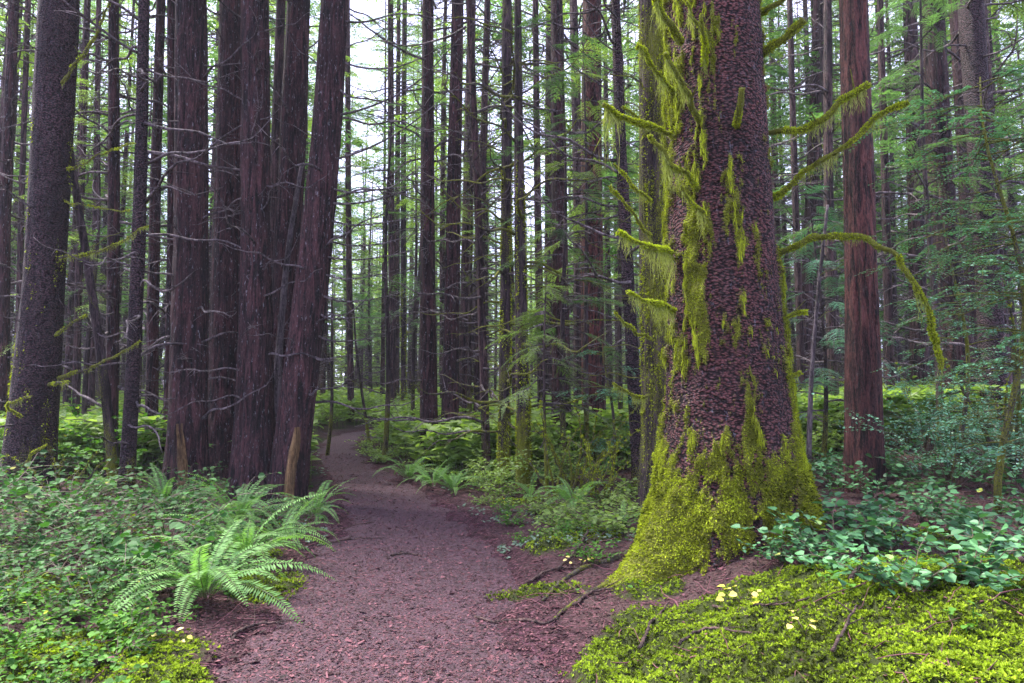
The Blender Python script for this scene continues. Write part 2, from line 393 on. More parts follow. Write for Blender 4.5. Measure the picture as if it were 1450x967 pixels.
# ------------------------------------------------------------------ ground and path
def lump(x, y): return .075 * np.abs(fbm(x * 4, y * 4, 0, 2, 77)) ** .6 + .05 * np.abs(vnoise(x * 13, y * 13, 0, 78)) ** .6 - .05
def moss_field(x, y):
    """where ground moss grows (0..1)"""
    n = fbm(x * 1.7, y * 1.7, 0, 4, 40)
    m = .95 * sst(.10, .55, x - .16 * (y - 3.4) + .25 * n) * sst(4.75, 4.2, y + .35 * n)          # bottom-right mat
    for (cx, cy, rx, ry) in ((.22, 5.2, .42, .16), (.75, 6.6, .33, .42), (.35, 6.3, .25, .3), (-2.4, 3.9, .7, .5), (-3.3, 5.0, .8, .5),
                             (-1.75, 3.5, .3, .3), (.95, 5.0, .3, .3), (3.2, 5.2, .8, .3), (.15, 9.2, .5, .25), (-1.9, 5.4, .3, .5)):
        m = np.maximum(m, .9 * np.exp(-(((x - cx) / rx) ** 2 + ((y - cy) / ry) ** 2) ** 1.5 * .8) * (1 + .6 * n))
    far = sst(8, 16, y)
    m = np.maximum(m, far * (.42 + .5 * n))
    left = (x < path_x(y) - path_w(y) / 2 - .25)
    m = np.maximum(m, np.where(left, .30 + .6 * n, 0))
    return np.clip(m, 0, 1)
def grow(a0, a1, s0, g, mx_):
    out = [a0]; s = s0
    while out[-1] < a1:
        out.append(out[-1] + s); s = min(s * g, mx_)
    return np.array(out)
xs = np.concatenate([-grow(0, 260, .028, 1.014, 14)[::-1][:-1], grow(0, 260, .028, 1.014, 14)])
ys = np.concatenate([-grow(-2.2, 60, .2, 1.2, 14)[::-1][:-1], grow(2.2, 320, .028, 1.012, 14)])
X, Y = np.meshgrid(xs, ys); Z = ground_h(X, Y)
mf = moss_field(X, Y)
near = (Y < 12)
Z = Z + near * sst(.4, .8, mf) * (.02 + lump(X, Y))
Z = Z + near * sst(.05, .35, np.abs(X - path_x(Y)) - path_w(Y) / 2) * .012 * vnoise(X * 31, Y * 31, 0, 4)
ny, nx = X.shape
mb = MB(); i = (np.arange(ny - 1)[:, None] * nx + np.arange(nx - 1)[None]).ravel()
mb.add(np.stack([X, Y, Z], -1), np.stack([i, i + 1, i + nx + 1, i + nx], -1))
g = link('ground', mb.mesh('ground', M['ground'], True, {'moss': mf.ravel(), 'trail': sst(.75, -.05, np.abs(X - path_x(Y)) - path_w(Y) / 2 + .35 * fbm(X * 2.3, Y * 2.3, 0, 4, 31)).ravel()})); tag(g, 'dark reddish forest floor covered in needles and moss on both sides of the trail', 'ground', kind='structure')

yy = np.concatenate([np.arange(-6, 2, .2), grow(2, 34, .03, 1.008, .15)]); tt_ = np.linspace(-1.25, 1.25, 90)
PY = np.repeat(yy[:, None], len(tt_), 1); PX = path_x(PY) + tt_[None] * path_w(PY) / 2
PZ = base_h(PX, PY) + .012 * fbm(PX * 3, PY * 3, 0, 3, 8) + .007 * vnoise(PX * 30, PY * 30, 0, 5) + .01 * np.abs(tt_[None]) ** 2 - .10 * sst(1.02, 1.25, np.abs(tt_[None]))
mb = MB(); ny, nx = PX.shape; i = (np.arange(ny - 1)[:, None] * nx + np.arange(nx - 1)[None]).ravel()
mb.add(np.stack([PX, PY, PZ], -1), np.stack([i, i + 1, i + nx + 1, i + nx], -1))
o = link('path', mb.mesh('path', M['path'])); tag(o, 'narrow reddish purple bark-dust trail winding away into the trees', 'path', kind='structure')

def surf(x, y):      # visible ground height incl. moss swell
    x, y = np.asarray(x, float), np.asarray(y, float)
    z = ground_h(x, y); mf = moss_field(x, y)
    z = z + (y < 12) * sst(.4, .8, mf) * (.02 + lump(x, y))
    pz = base_h(x, y) + .012 * fbm(x * 3, y * 3, 0, 3, 8) + .007 * vnoise(x * 30, y * 30, 0, 5) + .01 * ((x - path_x(y)) / path_w(y) * 2) ** 2; inp = (np.abs(x - path_x(y)) < path_w(y) / 2 * 1.05)
    return np.where(inp, np.maximum(z, pz), z)

# ------------------------------------------------------------------ litter, ground moss (stuff)
rng = np.random.default_rng(1)
def frustum_pts(n, y0, y1, power, seed, xm=.80):
    r = np.random.default_rng(seed); u = r.random(n) ** power; y = y0 + (y1 - y0) * u
    x = (r.random(n) * 2 - 1) * (xm * y + .3); return x, y, r
# chips and needles on trail and bank
x, y, r = frustum_pts(300000, 2.4, 16, 1.5, 2)
d = np.abs(x - path_x(y)) - path_w(y) / 2
mfv = moss_field(x, y)
keep = ((d < 0) & (r.random(len(x)) < .9)) | ((d >= 0) & ((mfv < .45) | (r.random(len(x)) < .05))); x, y = x[keep], y[keep]
n = len(x); z = surf(x, y) + .004
ang = r.random(n) * 6.283; D = np.stack([np.cos(ang), np.sin(ang), r.normal(0, .22, n)], -1); Nn = np.stack([r.normal(0, .3, n), r.normal(0, .3, n), np.ones(n)], -1)
S = r.uniform(.006, .022, n) * (1 + .05 * y); big = r.random(n) < .03; S[big] *= 2.2
mb = MB(); stamp(mb, *CHIP, D, Nn, np.stack([x, y, z], -1), S, r.beta(1.0, 1.5, n), 0, S * r.uniform(.2, .6, n))
o = link('leaf_litter', mb.mesh('leaf_litter', M['litter'], False)); tag(o, 'small reddish bark chips and needles scattered over the trail and banks', 'leaf litter', kind='stuff')
# moss cushions on ground: little radial stars
x, y, r = frustum_pts(210000, 1.8, 9.5, 2.0, 3, .82); mfv = moss_field(x, y)
keep = (mfv + r.normal(0, .10, len(x)) > .56) & (fbm(x * 9, y * 9, 0, 3, 55) > -.58); x, y = x[keep], y[keep]; n = len(x)
k = 6; ct = np.clip(.42 + 4 * lump(x, y) + .3 * fbm(x * 3, y * 3, 0, 3, 50) + r.normal(0, .20, n), 0, 1); cs = r.uniform(.007, .017, n) * (1 + .07 * y); ch = r.uniform(-.004, .016, n)  # cushion shading put into the tint: hollows darker, lump tops brighter
x = np.repeat(x, k) + r.normal(0, .002, n * k); y = np.repeat(y, k) + r.normal(0, .002, n * k); n *= k
el = r.uniform(.15, 1.2, n); ang = r.random(n) * 6.283
D = np.stack([np.cos(ang) * np.cos(el), np.sin(ang) * np.cos(el), np.sin(el)], -1); Nn = np.stack([r.normal(0, .3, n), r.normal(0, .3, n), np.ones(n)], -1)
S = np.repeat(cs, k) * r.uniform(.7, 1.25, n); tin = np.clip(np.repeat(ct, k) + r.normal(0, .08, n), 0, 1)
mb = MB(); stamp(mb, *BLADE, D, Nn, np.stack([x, y, surf(x, y) + np.repeat(ch, k)], -1), S, tin, 0, S * .5)
o = link('ground_moss', mb.mesh('ground_moss', M['moss_bright'], False)); tag(o, 'bright yellow green cushion moss carpeting the bank', 'moss', kind='stuff')

def cover(name, n, xr, leafm, label, cond, size, seed, up=.05, y0=2.8, y1=14, cat='ground cover'):
    x, y, r = frustum_pts(n, y0, y1, 1.6, seed); kp = cond(x, y, r); x, y = x[kp], y[kp]; n = len(x)
    k = 3; hh = r.uniform(.3, 1, n) * up
    a0 = r.random(n) * 6.283
    X = np.repeat(x, k); Yv = np.repeat(y, k); A = np.repeat(a0, k) + np.tile(np.arange(k) * 2.094, n) + r.normal(0, .3, n * k); H = np.repeat(hh, k)
    D = np.stack([np.cos(A), np.sin(A), r.normal(.1, .25, n * k)], -1); Nn = np.stack([r.normal(0, .25, n * k), r.normal(0, .25, n * k), np.ones(n * k)], -1)
    S = np.repeat(r.uniform(size[0], size[1], n), k) * r.uniform(.8, 1.2, n * k) * (1 + .03 * Yv)
    mb = MB(); stamp(mb, *LEAF, D, Nn, np.stack([X, Yv, surf(X, Yv) + H], -1), S, np.clip(r.beta(2, 2, n * k), 0, 1), 0)
    st = np.stack([x, y, surf(x, y) - .01], -1); stamp(mb, *BLADE, np.tile([[0, 0, 1.]], (n, 1)), np.stack([np.cos(a0), np.sin(a0), 0 * a0], -1), st, hh + .02, .3, 0, .006)
    o = link(name, mb.mesh(name, leafm, False)); tag(o, label, cat, kind='stuff')
dist = lambda x, y: np.abs(x - path_x(y)) - path_w(y) / 2
cover('ground_cover', 4300, 0, M['leaf_green'], 'low mixed green seedlings covering the floor left of the trail',
      lambda x, y, r: (x < path_x(y)) & (dist(x, y) > .12) & (fbm(x * 1.5, y * 1.5, 0, 3, 61) + sst(0, .9, dist(x, y)) > .35), (.018, .042), 11, .09)
cover('clover', 7000, 0, M['clover'], 'pale grey green oxalis patches edging the trail', 
      lambda x, y, r: (y > 6.2) & (dist(x, y) > .02) & (dist(x, y) < 1.3) & (fbm(x * 1.1, y * 1.1, 0, 3, 66) > -.05), (.018, .035), 12, .03, 6, 17, 'oxalis')
cover('bank_seedlings', 6500, 0, M['leaf_green'], 'tiny green seedlings sprouting from the litter right of the trail',
      lambda x, y, r: (x > path_x(y)) & (dist(x, y) > .3) & (fbm(x * 1.6, y * 1.6, 0, 3, 71) > (.18 - .3 * sst(7, 13, y))), (.015, .04), 13, .08, 2.8, 20, 'seedlings')
cover('far_undergrowth', 34000, 0, M['hemlock_light'], 'dense green undergrowth carpeting the distant forest floor',
      lambda x, y, r: (dist(x, y) > .45), (.07, .15), 14, .9, 11, 60, 'undergrowth')

# ------------------------------------------------------------------ branch templates
def dead_branch(seed, L=1.0, r0=.011, twigs=4, sides=5, up=0.1, droop=.25, mbo=None, mat=0):
    r = np.random.default_rng(seed); mb = mbo or MB()
    n = 14; t = np.linspace(0, 1, n)
    a, b2 = r.uniform(-.15, .25), r.normal(0, .15)
    tipup = r.uniform(-.05, .35)
    pts = np.stack([L * t, L * (b2 * t**2 + .03 * np.sin(t * r.uniform(5, 11) + r.random() * 6)), L * (up * t - droop * t**2 * r.uniform(.4, 1.3) + tipup * t**4 + .02 * np.sin(t * 13 + r.random() * 6))], -1)
    pts += r.normal(0, .004 * L, pts.shape) * t[:, None]
    tube(mb, pts, r0 * (1 - t) ** .7 * 1 + .0022, sides, mat=mat)
    for k in range(twigs):
        s = r.uniform(.25, .92); p0 = np.array([np.interp(s, t, pts[:, j]) for j in range(3)])
        sg = r.choice([-1, 1]); ln = L * r.uniform(.10, .32) * (1.15 - s); an = r.uniform(.5, 1.1)
        tt = np.linspace(0, 1, 6)
        q = p0 + np.stack([ln * np.cos(an) * tt, sg * ln * np.sin(an) * tt, ln * (r.normal(0, .25) * tt - .25 * tt**2)], -1)
        tube(mb, q, r0 * .4 * (1 - tt) + .0014, 3, mat=mat, cap=False)
    return mb
def spray(seed, L=1.1, nside=13, blen=.038, bw=.017, step=.016, droop=.35, twig=True, wood=1):
    """flat hemlock-like spray growing along +X; material 0 = needles, 1 = wood"""
    r = np.random.default_rng(seed); mb = MB(); t = np.linspace(0, 1, 10)
    zc = lambda s: L * (.06 * s - droop * s**2)
    ax = np.stack([L * t, .04 * L * np.sin(3 * t + r.random() * 6), zc(t)], -1)
    if twig: tube(mb, ax, .006 * L * (1 - t) + .0015, 4, mat=wood, cap=False)
    B, D, S = [], [], []
    for i in range(nside):
        s = .12 + .86 * (i + r.random() * .6) / nside
        p0 = np.array([np.interp(s, t, ax[:, j]) for j in range(3)])
        for sg in (-1, 1):
            ln = L * (.42 * (1 - s) ** .8 + .07) * r.uniform(.6, 1.15); an = r.uniform(.75, 1.1); dr = r.uniform(.1, .5)
            m_ = max(2, int(ln / step)); u = (np.arange(m_) + .5) / m_
            q = p0 + np.stack([ln * np.cos(an) * u + .1 * ln * u**2, sg * ln * np.sin(an) * u, -dr * ln * u**2 + 0 * u], -1)
            if twig and step < .03:
                tube(mb, np.vstack([p0, q[::max(1, m_ // 4)], q[-1:]]), .0016, 3, mat=wood, cap=False)
            for side in (-1, 1):
                a2 = an * sg + side * r.uniform(.6, 1.0, m_)
                B.append(q); D.append(np.stack([np.cos(a2), np.sin(a2), r.normal(-.15, .2, m_)], -1)); S.append(blen * (1.1 - .5 * u) * r.uniform(.7, 1.2, m_))
    B, D, S = np.concatenate(B), np.concatenate(D), np.concatenate(S)
    Nn = np.stack([r.normal(0, .25, len(B)), r.normal(0, .25, len(B)), np.ones(len(B))], -1)
    stamp(mb, *BLADE, D, Nn, B, S, np.clip(r.normal(.5, .22, len(B)), 0, 1), 0, bw * S / blen)
    return mb
SPRAY_NEAR = [spray(100 + i) for i in range(3)]
SPRAY_MID = [spray(120 + i, nside=10, blen=.07, bw=.022, step=.045) for i in range(3)]
SPRAY_FAR = [spray(140 + i, nside=8, blen=.15, bw=.06, step=.085, twig=False) for i in range(3)]

def rotm(az, el):      # x axis -> direction (az, el)
    ca, sa, ce, se = math.cos(az), math.sin(az), math.cos(el), math.sin(el)
    return np.array([[ca * ce, -sa, -ca * se], [sa * ce, ca, -sa * se], [se, 0, ce]])
def crown_mesh(name, seed, z0, z1, nb, Lmax, sprays, needle='hemlock', dead=(0, 0, 0), deadL=1.6, pos=None):
    """crown: leafy branches from z0 to z1; dead=(count, zlo, zhi) bare branches below"""
    r = np.random.default_rng(seed); mb = MB()
    for i in range(nb):
        f = (i + r.random()) / nb; z = z0 + (z1 - z0) * f; Lb = Lmax * (1 - .72 * f) * r.uniform(.45, 1.1)
        az = r.random() * 6.283; el = r.uniform(-.25, .25)
        R = rotm(az, el); ctr = pos(z) if pos else np.zeros(3)
        inner = Lb * r.uniform(.25, .5)
        # bare inner part then 1-3 sprays along
        t = np.linspace(0, 1, 5); pts = np.stack([Lb * t, 0 * t, .1 * Lb * t - .2 * Lb * t**2], -1)
        tube(mb, pts @ R.T + ctr + [0, 0, z], .014 * (1 - t) + .003, 3, mat=1, cap=False)
        for s in np.linspace(.35, .8, max(2, int(Lb / .6))):
            sp = sprays[r.integers(len(sprays))]; sc = r.uniform(.5, 1.0) * (.5 + .35 * Lb)
            p = np.array([Lb * s, 0, .1 * Lb * s - .2 * Lb * s * s])
            R2 = R @ rotm(r.uniform(-.8, .8), r.uniform(-.35, .1)) * sc
            mb.merge(sp, R2, p @ R.T + ctr + [0, 0, z])
    for i in range(dead[0]):
        z = dead[1] + (dead[2] - dead[1]) * r.random(); Lb = deadL * r.uniform(.4, 1.2)
        b = dead_branch(int(seed * 100 + i), Lb, .012, 3, 3, r.uniform(-.1, .35), r.uniform(.1, .5), mat=1)
        mb.merge(b, rotm(r.random() * 6.283, 0), (pos(z) if pos else np.zeros(3)) + [0, 0, z])
    return mb.mesh(name, [M[needle], M['bark_limb']], False)

def trunk_mesh(name, cpts, radii, mat, sides=20, step=.25, ridge=.0, ridge_n=9, flare=.5, flare_h=.5, seed=0, moss=None, zmax_detail=None):
    """cpts: control points of the centre line (base first), radii at those points"""
    cpts = np.asarray(cpts, float); total = np.sum(np.linalg.norm(np.diff(cpts, axis=0), axis=1))
    n = max(8, int(total / step)); pts = spline(cpts, n)
    d = np.concatenate([[0], np.cumsum(np.linalg.norm(np.diff(cpts, axis=0), axis=1))])
    rad = np.interp(np.linspace(0, d[-1], n), d, radii)
    hz = pts[:, 2] - pts[0, 2]
    a = np.arange(sides) / sides * 2 * math.pi
    A, H = np.meshgrid(a, hz); R = np.repeat(rad[:, None], sides, 1); cx, sy = np.cos(A), np.sin(A)
    lob = .5 + .5 * fbm(cx * 1.6 + 3, sy * 1.6, 0 * A, 2, seed)
    R = R * (1 + flare * np.exp(-H / flare_h) * (.35 + 1.3 * lob))
    R = R * (1 + .05 * fbm(cx * .9, sy * .9, H * .5, 3, seed + 3))
    if ridge:
        k = ridge_n / 3.0
        nn = fbm(cx * k, sy * k, H * .8, 3, seed + 5); R = R + ridge * (1 - 2.2 * np.abs(nn)) + ridge * .4 * fbm(cx * k * 4, sy * k * 4, H * 5, 2, seed + 9)
    V = np.stack([pts[:, 0, None] + R * cx, pts[:, 1, None] + R * sy, np.repeat(pts[:, 2, None], sides, 1)], -1)
    i = np.arange(n - 1)[:, None] * sides; j = np.arange(sides)[None]; jn = (j + 1) % sides
    mb = MB(); mb.add(V, np.stack([i + j, i + jn, i + sides + jn, i + sides + j], -1).reshape(-1, 4))
    return mb.mesh(name, mat), pts, rad

# shared dead branch meshes (about 1 m long, scaled per use)
DEAD = [dead_branch(300 + i, 1.0, .010, 4 + i % 4).mesh('dead_branch', M['bark_limb'], True) for i in range(12)]
DEADM = [dead_branch(340 + i, 1.0, .010, 2 + i % 3).mesh('mossy_dead_branch', M['bark_limb_moss'], True) for i in range(6)]
OVER = [crown_mesh('crown_overhead', 400 + i, 0, 9, 15, 2.4, SPRAY_FAR) for i in range(3)]

LAND = []   # landmarks for labels

def at_h(pts, z):
    return np.array([np.interp(z, pts[:, 2], pts[:, 0]), np.interp(z, pts[:, 2], pts[:, 1]), z])
def conifer(name, label, cat, Yd, base, top, wb, wt, mat, mid=None, nb=14, bl=(.7, 1.6), zr=(.9, None), side=None, sides=40, ridge=.012,
            flare=.45, flare_h=.45, seed=0, over=True, H=17, group='conifers standing around the trail', moss=False, step=.09, leaning_top=None, ridge_n=9):
    """base=(px,py) where the trunk meets the ground, top=px at the frame's top edge; wb, wt widths in photo pixels"""
    x0 = (base[0] - 725) / F * Yd * (1 / math.cos(PITCH)); p0 = P(base[0], base[1], Yd); gz = float(ground_h(p0[0], Yd))
    p1 = P(top, 0, Yd); z1 = p1[2]
    oax = lambda q: 1 / math.sqrt(1 + ((q - 725) / F) ** 2)
    wb, wt = wb * oax(base[0]) * .92, wt * oax(top) * .94
    rb, rt = wb / 2 / F * Yd, wt / 2 / F * (Yd * math.cos(PITCH) + (z1 - CAMZ) * math.sin(PITCH))
    root = thing(name, (p0[0], Yd, gz)); tag(root, label, cat, group)
    B = np.array([0, 0, -.15]); T = np.array([p1[0] - p0[0], 0, z1 - gz])
    cp = [B]; rr = [rb]
    zlist = [(.25, 0)]
    if mid: 
        for (mx_, my_, mw) in mid[::-1] if mid[0][1] < mid[-1][1] else mid:
            q = P(mx_, my_, Yd); cp.append(np.array([q[0] - p0[0], 0, q[2] - gz])); rr.append(mw * oax(mx_) * .92 / 2 / F * Yd)
    else:
        rng_ = np.random.default_rng(seed); q = (B + T) / 2; q = q + [rng_.normal(0, .03), rng_.normal(0, .05), 0]; cp.append(q); rr.append((rb + rt) / 2)
    cp.append(T); rr.append(rt)
    dirn = (cp[-1] - cp[-2]) / (cp[-1][2] - cp[-2][2])
    hh = max(3., H - T[2])
    slope = max(.004, min(.012, (rb - rt) / T[2]))
    cp.append(T + dirn * hh * .5); rr.append(max(.03, rt - slope * hh * .5)); cp.append(T + dirn * hh); rr.append(.02)
    me, pts, rad = trunk_mesh('trunk', cp, rr, mat, sides, step, ridge, ridge_n, flare, flare_h, seed)
    link('trunk', me, root)
    r = np.random.default_rng(seed + 50)
    zt = (zr[1] or T[2] + .6)
    lib = DEADM if moss else DEAD
    for i in range(nb):
        z = zr[0] + (zt - zr[0]) * (i + r.random()) / nb; c = at_h(pts, z)
        if side is None: az = r.random() * 6.283
        else: az = r.uniform(side[0], side[1])
        rd = np.interp(z, pts[:, 2], rad) * .85; c = c + rd * np.array([math.cos(az), math.sin(az), 0])
        el = r.uniform(-.25, .4); me = lib[r.integers(len(lib))]
        o = link('branch', me, root, c, rot=(r.uniform(-.4, .4), -el, az), scale=r.uniform(*bl))
    if over and Yd < 10.6: link('crown', OVER[seed % 3], root, at_h(pts, T[2] + 2.2), rz=r.random() * 6, scale=(1, 1, (H - T[2] - 2) / 9))
    return root, pts, rad

# ------------------------------------------------------------------ the big mossy spruce
def mossy_limb(parent, pix, Ys, r0, r1, seed, hang=.12, tuft=1.0, origin=None, mat='limb_moss', hangn=1.0, name='branch', hm='lichen'):
    pp = np.array([P(px, py, yv) for (px, py), yv in zip(pix, Ys)]) - (origin if origin is not None else 0)
    L_ = np.sum(np.linalg.norm(np.diff(pp, axis=0), axis=1)); n = max(8, int(L_ / .03)); pts = spline(pp, n)
    r = np.random.default_rng(seed); pts = pts + np.stack([fbm(np.arange(n) * .25, k, 0, 3, seed) * .030 for k in (1., 7., 13.)], -1) * np.minimum(1, np.arange(n) / 4)[:, None]
    t = np.linspace(0, 1, n); rad = (r0 + (r1 - r0) * t) * 1.05; rad = rad * (1 + .18 * fbm(t * L_ * 9, 0, 0, 2, seed + 4))
    mb = MB(); tube(mb, pts, rad, 10, rough=.06, rng=r)
    for _ in range(4):
        j_ = r.integers(int(n * .3), n - 3); ln = r.uniform(.04, .22); dd = unit(unit(pts[j_ + 1] - pts[j_]) + r.normal(0, .6, 3)); t6 = np.linspace(0, 1, 5)[:, None]
        tube(mb, pts[j_] + dd * ln * t6, rad[j_] * .45 * (1 - .7 * t6[:, 0]), 5)
    br = link(name, mb.mesh(name, M[mat]), parent)
    # tufts
    k = int(L_ * 3800 * tuft); i = r.integers(0, n - 1, k); i = i[fbm(i * .22, 3.3, 0, 2, seed + 21) > -.5]; k = len(i); f = r.random(k)[:, None]; p = pts[i] * (1 - f) + pts[i + 1] * f
    tg = unit(pts[i + 1] - pts[i]); rv = unit(np.cross(tg, r.normal(size=(k, 3)))); rv[:, 2] += .25; rv = unit(rv)
    p = p + rv * rad[i][:, None] * .9
    D = unit(rv + r.normal(0, .6, (k, 3)) + [0, 0, -.2]); S = r.uniform(.006, .024, k) * np.clip(.75 + .8 * fbm(i * .3, 9.1, 0, 2, seed + 22), .4, 1.5)
    mb = MB(); stamp(mb, *BLADE, D, r.normal(size=(k, 3)), p, S, np.clip(r.normal(.62, .2, k), 0, 1), 0, S * .5)
    # hanging strands
    k = int(L_ * 520 * hangn); i = r.integers(0, n - 1, k); p = pts[i] + r.normal(0, .004, (k, 3)); p[:, 2] -= rad[i] * .6
    env = np.clip(.35 + 1.2 * fbm(i * .16, 0, 0, 2, seed + 8), .08, 1.2)
    S = hang * 1.35 * env * (.4 + r.exponential(.45, k)).clip(0, 1.5) / 3; tn = np.clip(r.normal(.5, .25, k), 0, 1); wd = r.uniform(.003, .007, k)
    for sg_ in range(3):
        D = unit(np.stack([r.normal(0, .28, k), r.normal(0, .28, k), -np.ones(k)], -1))
        stamp(mb, *BLADE, D, r.normal(size=(k, 3)) + [[0, .01, 0]], p, S * 1.15, tn, 1, wd * (1.1 - .25 * sg_)); p = p + D * S[:, None]
    tag(link('moss', mb.mesh('moss', [M['moss'], M[hm]], False), br), kind='stuff')
    return br

sx, sy_ = SPR; sz = 0.0
spruce = thing('mossy_spruce', (sx, sy_, sz)); tag(spruce, 'huge moss-draped spruce with flaring roots beside the trail, thickest trunk in view', 'tree')
zz = np.array([-.35, 0, .2, .45, .69, 1.0, 1.3, 2.43, 3.6, 4.87, 8, 14, 22])
rr_ = np.array([.78, .71, .66, .625, .585, .535, .49, .435, .405, .37, .36, .25, .06])
cxx = np.array([-.03, -.03, -.03, -.02, 0, .0, 0.0, -.03, -.04, -.055, -.08, -.1, -.1])
sides, n = 420, 640
hz = np.concatenate([np.linspace(-.35, 5.6, n), np.linspace(5.7, 22, 60)]); n = len(hz)
A = np.arange(sides) / sides * 2 * math.pi
AA, HH = np.meshgrid(A, hz); cX, sY = np.cos(AA), np.sin(AA)
u_ = cX                                                     # -1 = camera's left, +1 right ; sY<0 faces camera
R = np.interp(HH, zz, rr_)
def angd(a, b): return np.abs((a - b + math.pi) % (2 * math.pi) - math.pi)
# root buttresses
for (ang, width, amt, h) in ((math.radians(208), .30, .66, .34), (math.radians(243), .16, .26, .28), (math.radians(290), .16, .16, .25), (math.radians(178), .22, .16, .4), (math.radians(325), .30, .12, .5),
                             (math.radians(5), .3, .2, .55), (math.radians(60), .35, .25, .5), (math.radians(120), .35, .25, .5)):
    R = R + amt * np.exp(-(angd(AA, ang) / width) ** 2) * np.exp(-np.clip(HH, -.1, 9) / h)
R = R + .035 * fbm(cX * 1.5, sY * 1.5, HH * .7, 3, 90)
# scaly bark plates: cellular ridges
def cell(x, y, z, s):
    fx, fy, fz = np.floor(x), np.floor(y), np.floor(z); best = np.full(x.shape, 9.); sec = best.copy(); val = best * 0
    for dx in (-1, 0, 1):
        for dy in (-1, 0, 1):
            for dz in (-1, 0, 1):
                ix, iy, iz = (fx + dx).astype(np.int64), (fy + dy).astype(np.int64), (fz + dz).astype(np.int64)
                px_, py_, pz_ = ix + _hash(ix, iy, iz, s), iy + _hash(ix, iy, iz, s + 1), iz + _hash(ix, iy, iz, s + 2)
                dd = np.sqrt((px_ - x) ** 2 + (py_ - y) ** 2 + (pz_ - z) ** 2); v_ = _hash(ix, iy, iz, s + 3)
                c1 = dd < best; sec = np.where(c1, best, np.minimum(sec, dd)); val = np.where(c1, v_, val); best = np.minimum(best, dd)
    return best, sec, val
wx = cX * .45 + .05 * fbm(cX * 3, sY * 3, HH * 3, 2, 14); wy = sY * .45 + .05 * fbm(cX * 3 + 9, sY * 3, HH * 3, 2, 15)
det = HH < 5.7
f1, f2, cv = cell(wx[det] * 17, wy[det] * 17, HH[det] * 34, 200)
pl = np.zeros_like(R); pl[det] = np.clip((f2 - f1) * 5, 0, 1) * (.25 + .75 * cv)
# moss mask
nm = fbm(cX * 2.6, sY * 2.6, HH * 2.0, 5, 120) ; nf = fbm(cX * 9, sY * 9, HH * 5, 3, 130); nh = fbm(cX * 22, sY * 22, HH * 16, 2, 135)
front = sst(.1, -.6, sY)
mask = (.10 + .34 * sst(-.42, -.80, u_) + .62 * sst(1.45, .75, HH) + .60 * sst(.66, .92, u_) * sst(3.3, 2.4, HH)
        + .12 * sst(3.2, 4.4, HH) * sst(.3, -.4, u_) - .28 * np.exp(-((u_ - .35) / .3) ** 2) * sst(.9, 1.3, HH) * front
        - 1.0 * np.exp(-((u_ - .05) / .45) ** 2) * sst(.50, .22, HH) * front + .16 * np.exp(-((u_ + .1) / .3) ** 2) * np.exp(-((HH - 1.95) / .5) ** 2)
        + .22 * np.exp(-((u_ + .6) / .25) ** 2) * np.exp(-((HH - 2.6) / .5) ** 2)
        + .20 * np.exp(-((u_ - .25) / .25) ** 2) * np.exp(-((HH - 3.4) / .3) ** 2))
mask = mask + .55 * np.exp(-((u_ - .55) / .42) ** 2) * np.exp(-((HH - .85) / .33) ** 2) * front + 1.05 * nm + .8 * nf + .45 * nh
mm = sst(.36, .70, mask)
R = R + pl * .0075 * (1 - .7 * mm) + .004 * fbm(cX * 40, sY * 40, HH * 40, 2, 17) * det + mm * (.012 + .055 * np.clip(fbm(cX * 9, sY * 9, HH * 7, 3, 19) + .25, 0, 1))
CX = np.interp(HH, zz, cxx)
V = np.stack([CX + R * cX, R * sY, HH], -1)
i = np.arange(n - 1)[:, None] * sides; j = np.arange(sides)[None]; jn = (j + 1) % sides
Q = np.stack([i + j, i + jn, i + sides + jn, i + sides + j], -1).reshape(-1, 4)
mb = MB(); mb.add(V, Q)
link('trunk', mb.mesh('trunk', M['bark_spruce_moss'], True, {'moss': np.clip(mask, 0, 1).ravel()}), spruce)
# normals for tufts
r = np.random.default_rng(7)
vis = (HH < 5.6) & (HH > -.1) & (sY < .5)
idx = np.flatnonzero((mm > .15 + .7 * r.random(mm.shape)).ravel() & vis.ravel())
Vf = V.reshape(-1, 3)
# area weight: rings further apart -> uniform enough
pick = r.choice(idx, 135000); p = Vf[pick] + r.normal(0, .006, (len(pick), 3)); nrm = np.stack([cX.ravel()[pick], sY.ravel()[pick], 0 * p[:, 0] + .15], -1)
D = unit(nrm * .9 + r.normal(0, .55, nrm.shape) + [0, 0, -.35]); S = r.uniform(.007, .024, len(pick)) * (.7 + .6 * sst(1.6, .6, p[:, 2]))
mb = MB(); tin = np.clip(.42 + .5 * fbm(p[:, 0] * 6, p[:, 1] * 6, p[:, 2] * 6, 3, 30) + .35 * fbm(p[:, 0] * 17, p[:, 1] * 17, p[:, 2] * 17, 2, 31) + r.normal(0, .2, len(pick)), 0, 1)
stamp(mb, *BLADE, D, r.normal(size=D.shape), p, S, tin, 0, S * .42)
# drips hanging down the bark
left = np.flatnonzero((mm > .6).ravel() & ((HH < 4.9) & (HH > .9) & (sY < .35) & ((u_ < -.3) | (u_ > .75) | (nf > .25))).ravel())
env = fbm(cX * 7, sY * 7, HH * 1.2, 2, 160).ravel()
left = left[env[left] > .05]
pick = r.choice(left, 5500); p = Vf[pick] + nrm[:1] * 0; nr = np.stack([cX.ravel()[pick], sY.ravel()[pick], 0 * p[:, 0]], -1); p = p + nr * .012
S = r.uniform(.015, .075, len(pick)); D = unit(nr * .10 + r.normal(0, .08, nr.shape) * [1, 1, 0] + [0, 0, -1])
stamp(mb, *BLADE, D, nr + r.normal(0, .3, nr.shape), p, S, np.clip(r.normal(.6, .2, len(pick)), 0, 1), 0, r.uniform(.003, .008, len(pick)))
tag(link('moss', mb.mesh('moss', M['moss'], False), spruce), kind='stuff')
org = np.array([sx, sy_, sz])
